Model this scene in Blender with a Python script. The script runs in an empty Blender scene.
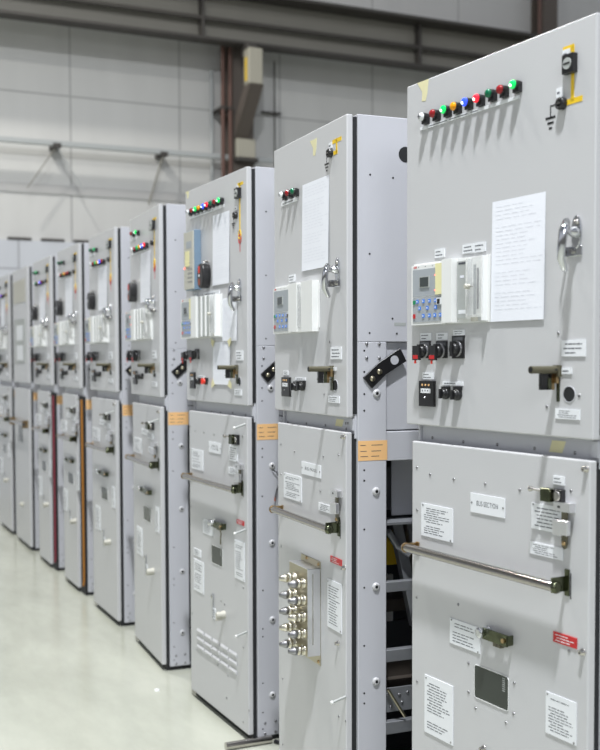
import bpy, bmesh, math, random
from mathutils import Vector, Matrix
PI=math.pi
scn=bpy.context.scene
COL=scn.collection
rnd=random.Random(7)
# ------------------------------------------------------------------ materials
MATS={}
def mat(name,color,rough=.5,metal=0,emit=None,es=0,bump=None,spec=.5,trans=0,alpha=1,var=None):
    m=bpy.data.materials.new(name); m.use_nodes=True; nt=m.node_tree; b=nt.nodes['Principled BSDF']
    b.inputs['Base Color'].default_value=(*color,1); b.inputs['Roughness'].default_value=rough
    b.inputs['Metallic'].default_value=metal; b.inputs['Specular IOR Level'].default_value=spec
    b.inputs['Transmission Weight'].default_value=trans; b.inputs['Alpha'].default_value=alpha
    if emit: b.inputs['Emission Color'].default_value=(*emit,1); b.inputs['Emission Strength'].default_value=es
    tc=nt.nodes.new('ShaderNodeTexCoord')
    if var:   # (scale, amount) slight procedural unevenness of the paint itself
        n=nt.nodes.new('ShaderNodeTexNoise'); n.inputs['Scale'].default_value=var[0]; n.inputs['Detail'].default_value=4
        nt.links.new(tc.outputs['Object'],n.inputs['Vector'])
        r=nt.nodes.new('ShaderNodeMix'); r.data_type='RGBA'
        r.inputs['A'].default_value=(*[c*(1-var[1]) for c in color],1); r.inputs['B'].default_value=(*[min(1,c*(1+var[1])) for c in color],1)
        nt.links.new(n.outputs['Fac'],r.inputs['Factor']); nt.links.new(r.outputs['Result'],b.inputs['Base Color'])
    if bump:
        n=nt.nodes.new('ShaderNodeTexNoise'); n.inputs['Scale'].default_value=bump[0]; n.inputs['Detail'].default_value=2
        nt.links.new(tc.outputs['Object'],n.inputs['Vector'])
        u=nt.nodes.new('ShaderNodeBump'); u.inputs['Strength'].default_value=bump[1]; u.inputs['Distance'].default_value=.002
        nt.links.new(n.outputs['Fac'],u.inputs['Height']); nt.links.new(u.outputs['Normal'],b.inputs['Normal'])
    MATS[name]=m; return m
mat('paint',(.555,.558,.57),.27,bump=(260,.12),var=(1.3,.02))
mat('paint_cool_tint',(.515,.522,.56),.42,bump=(260,.1),var=(1.3,.02))  # same paint as the fronts; the cooler light on the sides is tinted in
mat('gasket',(.012,.013,.015),.7)
mat('black',(.012,.012,.013),.35)
mat('dark',(.03,.031,.033),.55)
mat('plate_white',(.80,.82,.85),.35)
mat('frame_white',(.78,.79,.78),.38)
mat('ink',(.06,.065,.08),.6)
mat('pale_ink',(.755,.775,.84),.8)
mat('bright_steel',(.82,.82,.84),.3,1)
mat('red',(.52,.015,.018),.4)
mat('redknob',(.75,.05,.03),.35)
mat('yellow',(.82,.55,.02),.5)
mat('tape',(.72,.68,.42),.7,var=(30,.08))
mat('sticky',(.78,.74,.42),.7)
mat('paper',(.82,.84,.90),.8)
mat('chrome',(.60,.61,.63),.09,1)
mat('steel',(.52,.50,.47),.2,1)
mat('barsteel',(.40,.38,.36),.13,1)
mat('screw',(.30,.30,.31),.35,1)
mat('brass',(.46,.42,.31),.28,1,bump=(60,.2))
mat('nickel',(.62,.59,.50),.22,1)
mat('zinc',(.42,.30,.16),.28,1,var=(35,.7))
mat('green_zinc',(.115,.125,.08),.22,1,var=(45,.8))
mat('olive',(.13,.12,.08),.4,.4)
mat('hmi',(.36,.39,.42),.5)
mat('modgrey',(.40,.42,.41),.5)
mat('lcd',(.05,.06,.06),.15)
mat('blue',(.03,.20,.75),.4)
mat('green',(.01,.25,.10),.4)
mat('cover',(.80,.82,.82),.12,alpha=.2)
mat('glass',(.035,.042,.036),.12,spec=.45)
mat('bluegrey',(.17,.25,.34),.4)
mat('beige',(.50,.49,.43),.5)
mat('orange_tag',(.83,.50,.22),.7,var=(12,.06))
mat('rust',(.35,.09,.05),.6)
mat('orange_cable',(.42,.17,.02),.5)
mat('purple_cable',(.25,.03,.05),.5)
mat('galv',(.30,.31,.33),.5,.6,var=(20,.15))
mat('inner',(.10,.105,.115),.5,.2)
mat('busbrown',(.05,.042,.035),.5)
LENS={'clear':(.75,.78,.8),'dred':(.28,.01,.015),'dgreen':(.0,.13,.055),'amber':(.85,.33,.0),'green':(0,.5,.15)}
for k,c in LENS.items(): mat('lens_'+k,c,.12,spec=.4)
for k,c in {'green*':(.0,.55,.10),'blue*':(.03,.08,.9),'red*':(.8,.01,.03)}.items(): mat('lens_'+k,c,.1,emit=c,es=.9)
mat('lit',(.9,1,.9),.2,emit=(.75,1,.85),es=2.5)
mat('led',(1,.1,.05),.2,emit=(1,.12,.08),es=4)
mat('lamp_face',(1,1,1),.4,emit=(1,.98,.95),es=2)

# ------------------------------------------------------------------ mesh building
class MB:
    def __init__(s): s.v=[];s.f=[];s.m=[];s.sm=[];s.mats=[]
    def mi(s,m):
        if m not in s.mats: s.mats.append(m)
        return s.mats.index(m)
    def add(s,vs,fs,m,smooth=False):
        o=len(s.v); s.v+=[tuple(x) for x in vs]; i=s.mi(m)
        for f in fs: s.f.append(tuple(o+k for k in f)); s.m.append(i); s.sm.append(smooth)
        return s
    def box(s,x0,x1,y0,y1,z0,z1,m='paint'):
        if x0>x1:x0,x1=x1,x0
        if y0>y1:y0,y1=y1,y0
        if z0>z1:z0,z1=z1,z0
        v=[(x,y,z) for x in(x0,x1) for y in(y0,y1) for z in(z0,z1)]
        return s.add(v,[(0,1,3,2),(4,6,7,5),(0,4,5,1),(2,3,7,6),(0,2,6,4),(1,5,7,3)],m)
    def cyl(s,a,b,r,m,seg=16,r1=None,smooth=True):
        a=Vector(a);b=Vector(b);d=(b-a).normalized();r1=r if r1 is None else r1
        t=Vector((0,0,1)) if abs(d.z)<.9 else Vector((1,0,0)); p=d.cross(t).normalized(); q=d.cross(p)
        vs=[];n=seg
        for c,rr in((a,r),(b,r1)):
            for i in range(n):
                an=2*PI*i/n; vs.append(c+p*(rr*math.cos(an))+q*(rr*math.sin(an)))
        s.add(vs,[(i,(i+1)%n,n+(i+1)%n,n+i) for i in range(n)],m,smooth)
        s.add(vs,[tuple(range(n-1,-1,-1)),tuple(range(n,2*n))],m); return s
    def lathe(s,c,d,prof,m,seg=16):   # prof: (distance along d, radius)
        c=Vector(c);d=Vector(d).normalized()
        t=Vector((0,0,1)) if abs(d.z)<.9 else Vector((1,0,0)); p=d.cross(t).normalized(); q=d.cross(p)
        vs=[]
        for (h,r) in prof:
            for i in range(seg):
                an=2*PI*i/seg; vs.append(c+d*h+p*(r*math.cos(an))+q*(r*math.sin(an)))
        fs=[]
        for k in range(len(prof)-1):
            for i in range(seg): fs.append((k*seg+i,k*seg+(i+1)%seg,(k+1)*seg+(i+1)%seg,(k+1)*seg+i))
        s.add(vs,fs,m,True)
        s.add(vs[:seg],[tuple(range(seg-1,-1,-1))],m); s.add(vs[-seg:],[tuple(range(seg))],m); return s
    def dome(s,c,d,r,h,m,seg=14):
        return s.lathe(c,d,[(h*math.sin(t),max(1e-5,r*math.cos(t))) for t in (0,.35,.7,1.05,1.3,1.5)],m,seg)
    def tube(s,pts,r,m,seg=10,rs=None):
        pts=[Vector(p) for p in pts]; n=len(pts); vs=[]
        up=None
        for i,p in enumerate(pts):
            d=(pts[min(i+1,n-1)]-pts[max(i-1,0)]).normalized()
            if up is None:
                t=Vector((0,0,1)) if abs(d.z)<.9 else Vector((1,0,0)); up=d.cross(t).normalized()
            a=(up-d*up.dot(d)).normalized(); b=d.cross(a); up=a
            rr=rs[i] if rs else r
            for k in range(seg):
                an=2*PI*k/seg; vs.append(p+a*(rr*math.cos(an))+b*(rr*math.sin(an)))
        fs=[(i*seg+k,i*seg+(k+1)%seg,(i+1)*seg+(k+1)%seg,(i+1)*seg+k) for i in range(n-1) for k in range(seg)]
        s.add(vs,fs,m,True); s.add(vs[:seg],[tuple(range(seg-1,-1,-1))],m); s.add(vs[-seg:],[tuple(range(seg))],m); return s
    def prism(s,poly,axis,a,b,m):     # polygon in the two other axes, pushed from a to b along axis
        def P(t,q):
            return {'x':(t,q[0],q[1]),'y':(q[0],t,q[1]),'z':(q[0],q[1],t)}[axis]
        n=len(poly); vs=[P(a,q) for q in poly]+[P(b,q) for q in poly]
        return s.add(vs,[(i,(i+1)%n,n+(i+1)%n,n+i) for i in range(n)]+[tuple(range(n-1,-1,-1)),tuple(range(n,2*n))],m)
    def build(s,name,parent=None,bevel=0,label=None,cat=None,group=None,kind=None,seg=1):
        me=bpy.data.meshes.new(name); me.from_pydata(s.v,[],s.f)
        for m in s.mats: me.materials.append(MATS[m])
        for p,i,sm in zip(me.polygons,s.m,s.sm): p.material_index=i; p.use_smooth=sm
        bm=bmesh.new(); bm.from_mesh(me); bmesh.ops.recalc_face_normals(bm,faces=bm.faces); bm.to_mesh(me); bm.free()
        o=bpy.data.objects.new(name,me); COL.objects.link(o)
        if parent: o.parent=parent
        if bevel:
            b=o.modifiers.new('bevel','BEVEL'); b.width=bevel; b.segments=seg; b.limit_method='ANGLE'; b.angle_limit=1.0
        if label: o['label']=label
        if cat: o['category']=cat
        if group: o['group']=group
        if kind: o['kind']=kind
        return o
def text_mesh(s,mb,x,y,z,h,m,maxw=None):
    cu=bpy.data.curves.new('t','FONT'); cu.body=s; cu.size=h*1.35; cu.align_x='CENTER'; cu.align_y='CENTER'; cu.extrude=.0002; cu.offset=h*.005; cu.space_line=.85; cu.space_character=1.12
    o=bpy.data.objects.new('t',cu); COL.objects.link(o); dg=bpy.context.evaluated_depsgraph_get(); dg.update()
    me=o.evaluated_get(dg).to_mesh()
    xs=[v.co.x for v in me.vertices]; w=max(xs)-min(xs); k=1 if not maxw else maxw/w
    vs=[(x+v.co.x*k,y-v.co.z,z+v.co.y) for v in me.vertices]
    mb.add(vs,[tuple(p.vertices) for p in me.polygons],m)
    o.evaluated_get(dg).to_mesh_clear(); bpy.data.objects.remove(o); bpy.data.curves.remove(cu)

SPEC={}
SPEC[1]=[
('lamp', 'indicator_lamp', -0.6031, 2.1492, 0, 0, {'col': 'clear'}),
('lamp', 'indicator_lamp', -0.5547, 2.148, 0, 0, {'col': 'dred'}),
('lamp', 'indicator_lamp', -0.5076, 2.1485, 0, 0, {'col': 'green*'}),
('lamp', 'indicator_lamp', -0.4661, 2.1482, 0, 0, {'col': 'amber'}),
('lamp', 'indicator_lamp', -0.4204, 2.1492, 0, 0, {'col': 'blue*'}),
('lamp', 'indicator_lamp', -0.3747, 2.1483, 0, 0, {'col': 'red*'}),
('lamp', 'indicator_lamp', -0.3292, 2.1503, 0, 0, {'col': 'dgreen'}),
('lamp', 'indicator_lamp', -0.2863, 2.1502, 0, 0, {'col': 'dred'}),
('lamp', 'indicator_lamp', -0.2399, 2.1513, 0, 0, {'col': 'green*'}),
('plate', 'lamp_label_strip', -0.6397, 2.121, -0.2447, 2.1289, {'rows': 1}),
('tape', 'masking_tape', -0.6569, 2.1939, -0.6055, 2.2484, {}),
('ybar', 'mimic_line', -0.1015, 2.1922, -0.0673, 2.198, {}),
('ybar', 'mimic_line', -0.0766, 2.0775, -0.0658, 2.1967, {}),
('ybar', 'mimic_line', -0.0918, 2.0742, -0.0404, 2.083, {}),
('sqsw', 'position_indicator', -0.0909, 2.1375, -0.0564, 2.1787, {}),
('mini', 'nameplate', -0.1015, 2.173, -0.0794, 2.1944, {}),
('mini', 'nameplate', -0.1207, 2.0942, -0.1003, 2.1154, {}),
('btn', 'key_switch', -0.1001, 2.0782, 0, 0, {}),
('earth', 'earth_symbol', -0.1527, 2.0308, -0.1186, 2.0832, {}),
('paper', 'paper_sheet', -0.3418, 1.607, -0.1541, 1.8945, {}),
('relay', 'protection_relay', -0.665, 1.6077, -0.3509, 1.7699, {'kind': 1}),
('mini2', 'nameplate', -0.5735, 1.7802, -0.5312, 1.802, {}),
('mini2', 'nameplate', -0.4563, 1.781, -0.411, 1.8026, {}),
('mini2', 'nameplate', -0.4094, 1.7795, -0.3655, 1.8029, {}),
('rsw', 'rotary_switch', -0.6384, 1.5202, -0.5921, 1.5654, {'lock': 1}),
('rsw', 'rotary_switch', -0.5658, 1.52, -0.5189, 1.5642, {'lock': 1}),
('rsw', 'rotary_switch', -0.497, 1.519, -0.4477, 1.5764, {'lock': 0}),
('mini2', 'nameplate', -0.6365, 1.5666, -0.589, 1.5865, {}),
('mini2', 'nameplate', -0.5659, 1.5669, -0.5192, 1.5857, {}),
('mini2', 'nameplate', -0.4933, 1.5776, -0.4469, 1.5916, {}),
('meter', 'counter_module', -0.636, 1.3931, -0.5702, 1.4603, {}),
('mini2', 'nameplate', -0.6271, 1.4643, -0.5799, 1.4828, {}),
('knob', 'control_knob', -0.5339, 1.4147, -0.5068, 1.4472, {}),
('knob', 'control_knob', -0.4843, 1.4131, -0.458, 1.4482, {}),
('mini', 'nameplate', -0.5379, 1.4504, -0.4521, 1.4603, {}),
('handle', 'door_handle', -0.071, 1.7378, -0.0321, 1.8268, {'lv': [(-0.0399, 1.8133), (-0.0508, 1.708)]}),
('plate', 'nameplate', -0.0971, 1.5226, -0.0233, 1.5584, {'rows': 3}),
('crank', 'racking_lever', -0.1403, 1.493, -0.0571, 1.4935, {}),
('block', 'interlock_block', -0.1381, 1.4484, -0.1137, 1.4847, {}),
('slot', 'interlock_slot', -0.1104, 1.4218, -0.1033, 1.4849, {}),
('oval', 'viewing_hole', -0.0897, 1.4217, -0.0572, 1.4568, {}),
('mini', 'nameplate', -0.096, 1.4838, -0.0646, 1.497, {}),
('plate', 'nameplate', -0.1155, 1.3837, -0.0384, 1.4064, {'rows': 4}),
('dot', 'upper:rivet', -0.1448, 1.4091, 0, 0, {}),
('dot', 'upper:rivet', -0.0421, 1.4368, 0, 0, {}),
('dot', 'upper:rivet', -0.1091, 1.5742, 0, 0, {}),
('tdot', 'trim', -0.6257, 1.3072, 0, 0, {}),
('tdot', 'trim', -0.4911, 1.3053, 0, 0, {}),
('tdot', 'trim', -0.3557, 1.3076, 0, 0, {}),
('tdot', 'trim', -0.2198, 1.3074, 0, 0, {}),
('tdot', 'trim', -0.0862, 1.3072, 0, 0, {}),
('ttape', 'masking_tape', -0.17, 1.3013, -0.1148, 1.3326, {}),
('dot', 'lower:rivet', -0.6547, 1.2267, 0, 0, {}),
('dot', 'lower:rivet', -0.5937, 1.2117, 0, 0, {}),
('dot', 'lower:rivet', -0.4908, 1.2101, 0, 0, {}),
('dot', 'lower:rivet', -0.3643, 1.2109, 0, 0, {}),
('dot', 'lower:rivet', -0.2358, 1.2097, 0, 0, {}),
('dot', 'lower:rivet', -0.0647, 1.2255, 0, 0, {}),
('dot', 'lower:rivet', -0.6528, 1.1114, 0, 0, {}),
('dot', 'lower:rivet', -0.655, 0.8734, 0, 0, {}),
('dot', 'lower:rivet', -0.4707, 0.8903, 0, 0, {}),
('dot', 'lower:rivet', -0.6511, 0.6431, 0, 0, {}),
('dot', 'lower:rivet', -0.4271, 0.7494, 0, 0, {}),
('dot', 'lower:rivet', -0.4266, 0.6753, 0, 0, {}),
('dot', 'lower:rivet', -0.3981, 0.6425, 0, 0, {}),
('dot', 'lower:rivet', -0.2516, 0.7451, 0, 0, {}),
('dot', 'lower:rivet', -0.2534, 0.6713, 0, 0, {}),
('dot', 'lower:rivet', -0.2812, 0.6411, 0, 0, {}),
('dot', 'lower:rivet', -0.0666, 0.8674, 0, 0, {}),
('plate', 'nameplate', -0.6312, 1.0467, -0.4927, 1.1338, {'rows': 12}),
('text', 'nameplate', -0.4194, 1.1359, -0.2881, 1.1836, {'text': 'BUS-SECTION'}),
('plate', 'nameplate', -0.1205, 1.2353, -0.0848, 1.2551, {'rows': 2}),
('plate', 'nameplate', -0.1924, 1.1257, -0.0782, 1.1855, {'rows': 6}),
('plate', 'nameplate', -0.1972, 1.0665, -0.0881, 1.0947, {'rows': 5}),
('bolt', 'door_bolt', -0.0181, 1.2784, 0, 0, {}),
('bolt', 'door_bolt', -0.0231, 0.8756, 0, 0, {}),
('bolt', 'door_bolt', -0.3644, 0.5506, 0, 0, {}),
('block2', 'key_interlock', -0.1388, 1.1961, -0.0822, 1.226, {}),
('hasp', 'hasp', -0.1025, 1.0943, -0.0547, 1.199, {}),
('bar', 'grab_bar', -0.6553, 1.0209, -0.0601, 1.0183, {}),
('plate', 'nameplate', -0.5028, 0.7849, -0.3793, 0.85, {'rows': 7}),
('plate', 'warning_label', -0.1165, 0.8778, -0.0416, 0.9013, {'rows': 3, 'red': 1}),
('plate', 'nameplate', -0.6141, 0.5182, -0.4895, 0.6737, {'rows': 17}),
('plate', 'nameplate', -0.1392, 0.6615, -0.041, 0.7573, {'rows': 12}),
('lock', 'cam_lock', -0.3538, 0.8228, -0.256, 0.8591, {}),
('window', 'inspection_window', -0.4016, 0.6708, -0.2716, 0.7541, {}),
]
SPEC[2]=[
('lamp', 'indicator_lamp', -0.4866, 2.0791, 0, 0, {'col': 'clear'}),
('lamp', 'indicator_lamp', -0.4316, 2.0774, 0, 0, {'col': 'dred'}),
('lamp', 'indicator_lamp', -0.3829, 2.0765, 0, 0, {'col': 'dgreen'}),
('plate', 'lamp_label_strip', -0.5395, 2.0461, -0.3911, 2.0591, {'rows': 1}),
('tape', 'masking_tape', -0.2836, 2.1687, -0.2265, 2.2214, {}),
('ybar', 'mimic_line', -0.1043, 2.1788, -0.0365, 2.1901, {}),
('ybar', 'mimic_line', -0.0801, 2.1443, -0.0662, 2.1911, {}),
('ybar', 'mimic_line', -0.0963, 2.1475, -0.0662, 2.1513, {}),
('btn', 'key_switch', -0.1126, 2.1526, 0, 0, {}),
('mini', 'nameplate', -0.1289, 2.1673, -0.1044, 2.1857, {}),
('earth', 'earth_symbol', -0.1624, 2.1041, -0.1251, 2.1491, {}),
('paper', 'paper_sheet', -0.3485, 1.808, -0.1304, 2.0904, {}),
('relay', 'protection_relay', -0.5892, 1.6078, -0.2385, 1.7708, {'kind': 2}),
('mini2', 'nameplate', -0.4711, 1.7805, -0.4149, 1.8043, {}),
('plate', 'relay_cover', -0.2618, 1.6198, -0.2077, 1.7614, {'rows': 0}),
('handle', 'door_handle', -0.0833, 1.7426, -0.0396, 1.8221, {'lv': [(-0.0435, 1.8019), (-0.0703, 1.7082)]}),
('plate', 'nameplate', -0.1169, 1.5185, -0.0343, 1.5559, {'rows': 3}),
('crank', 'racking_lever', -0.1855, 1.4869, -0.0132, 1.4897, {}),
('block', 'interlock_block', -0.1782, 1.4449, -0.1487, 1.4807, {}),
('slot', 'interlock_slot', -0.1151, 1.4212, -0.0948, 1.4871, {}),
('oval', 'viewing_hole', -0.1009, 1.4202, -0.0685, 1.4549, {}),
('mini', 'nameplate', -0.111, 1.4832, -0.0764, 1.4937, {}),
('plate', 'nameplate', -0.1362, 1.3839, -0.0506, 1.4051, {'rows': 3}),
('meter', 'counter_module', -0.53, 1.3909, -0.4574, 1.4573, {}),
('mini2', 'nameplate', -0.5246, 1.4644, -0.4792, 1.4796, {}),
('knob', 'control_knob', -0.4152, 1.4129, -0.3818, 1.4445, {}),
('knob', 'control_knob', -0.3579, 1.4144, -0.3254, 1.4481, {}),
('mini', 'nameplate', -0.4151, 1.4487, -0.3229, 1.458, {}),
('dot', 'upper:rivet', -0.1272, 1.5718, 0, 0, {}),
('dot', 'upper:rivet', -0.1721, 1.4074, 0, 0, {}),
('tdot', 'trim', -0.5647, 1.2982, 0, 0, {}),
('tdot', 'trim', -0.3926, 1.3028, 0, 0, {}),
('tdot', 'trim', -0.2323, 1.3054, 0, 0, {}),
('tdot', 'trim', -0.0728, 1.3201, 0, 0, {}),
('tdot', 'trim', -0.057, 1.3209, 0, 0, {}),
('tdot', 'trim', -0.0688, 1.3037, 0, 0, {}),
('ttape', 'masking_tape', -0.1538, 1.3059, -0.0887, 1.3326, {}),
('dot', 'lower:rivet', -0.5556, 1.2209, 0, 0, {}),
('dot', 'lower:rivet', -0.4294, 1.2055, 0, 0, {}),
('dot', 'lower:rivet', -0.1795, 1.209, 0, 0, {}),
('dot', 'lower:rivet', -0.061, 1.2246, 0, 0, {}),
('dot', 'lower:rivet', -0.5567, 1.1166, 0, 0, {}),
('dot', 'lower:rivet', -0.5567, 0.8602, 0, 0, {}),
('dot', 'lower:rivet', -0.2038, 1.0963, 0, 0, {}),
('dot', 'lower:rivet', -0.5484, 0.3912, 0, 0, {}),
('dot', 'lower:rivet', -0.0615, 0.4067, 0, 0, {}),
('dot', 'lower:rivet', -0.0094, 0.4088, 0, 0, {}),
('dot', 'lower:rivet', -0.5507, 0.1558, 0, 0, {}),
('plate', 'nameplate', -0.5255, 1.04, -0.3609, 1.1253, {'rows': 12}),
('text', 'nameplate', -0.3599, 1.1374, -0.1971, 1.1789, {'text': 'BUS PANEL'}),
('hasp', 'hasp', -0.0816, 1.0119, -0.0357, 1.116, {}),
('plate', 'nameplate', -0.2149, 1.0345, -0.1003, 1.0597, {'rows': 4}),
('bolt', 'door_bolt', -0.0172, 1.2826, 0, 0, {}),
('bolt', 'door_bolt', -0.0162, 0.882, 0, 0, {}),
('tbolt', 't_bolt', -0.0092, 0.486, 0, 0, {}),
('bolt', 'door_bolt', -0.0628, 0.638, 0, 0, {}),
('bar', 'grab_bar', -0.5555, 0.9869, -0.0495, 0.9981, {}),
('plate', 'warning_label', -0.1215, 0.8826, -0.036, 0.9027, {'rows': 3, 'red': 1}),
('plate', 'nameplate', -0.145, 0.6727, -0.0366, 0.826, {'rows': 15}),
('gland', 'gland_plate', -0.3815, 0.5245, -0.2045, 0.8337, {}),
('sdot', 'side', 0.0777, 2.0741, 0, 0, {}),
('sdot', 'side', 0.1551, 2.0692, 0, 0, {}),
('sdot', 'side', 0.076, 1.8365, 0, 0, {}),
('sdot', 'side', 0.1537, 1.642, 0, 0, {}),
('sdot', 'side', 0.076, 1.5975, 0, 0, {}),
('sdot', 'side', 0.1684, 1.5964, 0, 0, {}),
('sdot', 'side', 0.0581, 1.5441, 0, 0, {}),
('sdot', 'side', 0.0581, 1.4795, 0, 0, {}),
('sdot', 'side', 0.0581, 1.4123, 0, 0, {}),
('sdot', 'side', 0.0581, 1.362, 0, 0, {}),
('sbolt', 'side', 0.0661, 1.5643, 0, 0, {}),
('sbolt', 'side', 0.1084, 1.5644, 0, 0, {}),
('sbolt', 'side', 0.0661, 1.5215, 0, 0, {}),
('sbolt', 'side', 0.1084, 1.5214, 0, 0, {}),
('sround', 'side', 0.0994, 1.4141, 0, 0, {}),
('sdot', 'side', 0.058, 1.1802, 0, 0, {}),
('sdot', 'side', 0.058, 1.1484, 0, 0, {}),
('sdot', 'side', 0.058, 0.9987, 0, 0, {}),
('sround', 'side', 0.0978, 1.1138, 0, 0, {}),
('sdot', 'side', 0.058, 0.8192, 0, 0, {}),
('sdot', 'side', 0.0579, 0.6392, 0, 0, {}),
('sdot', 'side', 0.0579, 0.4916, 0, 0, {}),
('sdot', 'side', 0.0579, 0.46, 0, 0, {}),
('sround', 'side', 0.0979, 0.8192, 0, 0, {}),
('sround', 'side', 0.098, 0.5243, 0, 0, {}),
]
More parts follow.
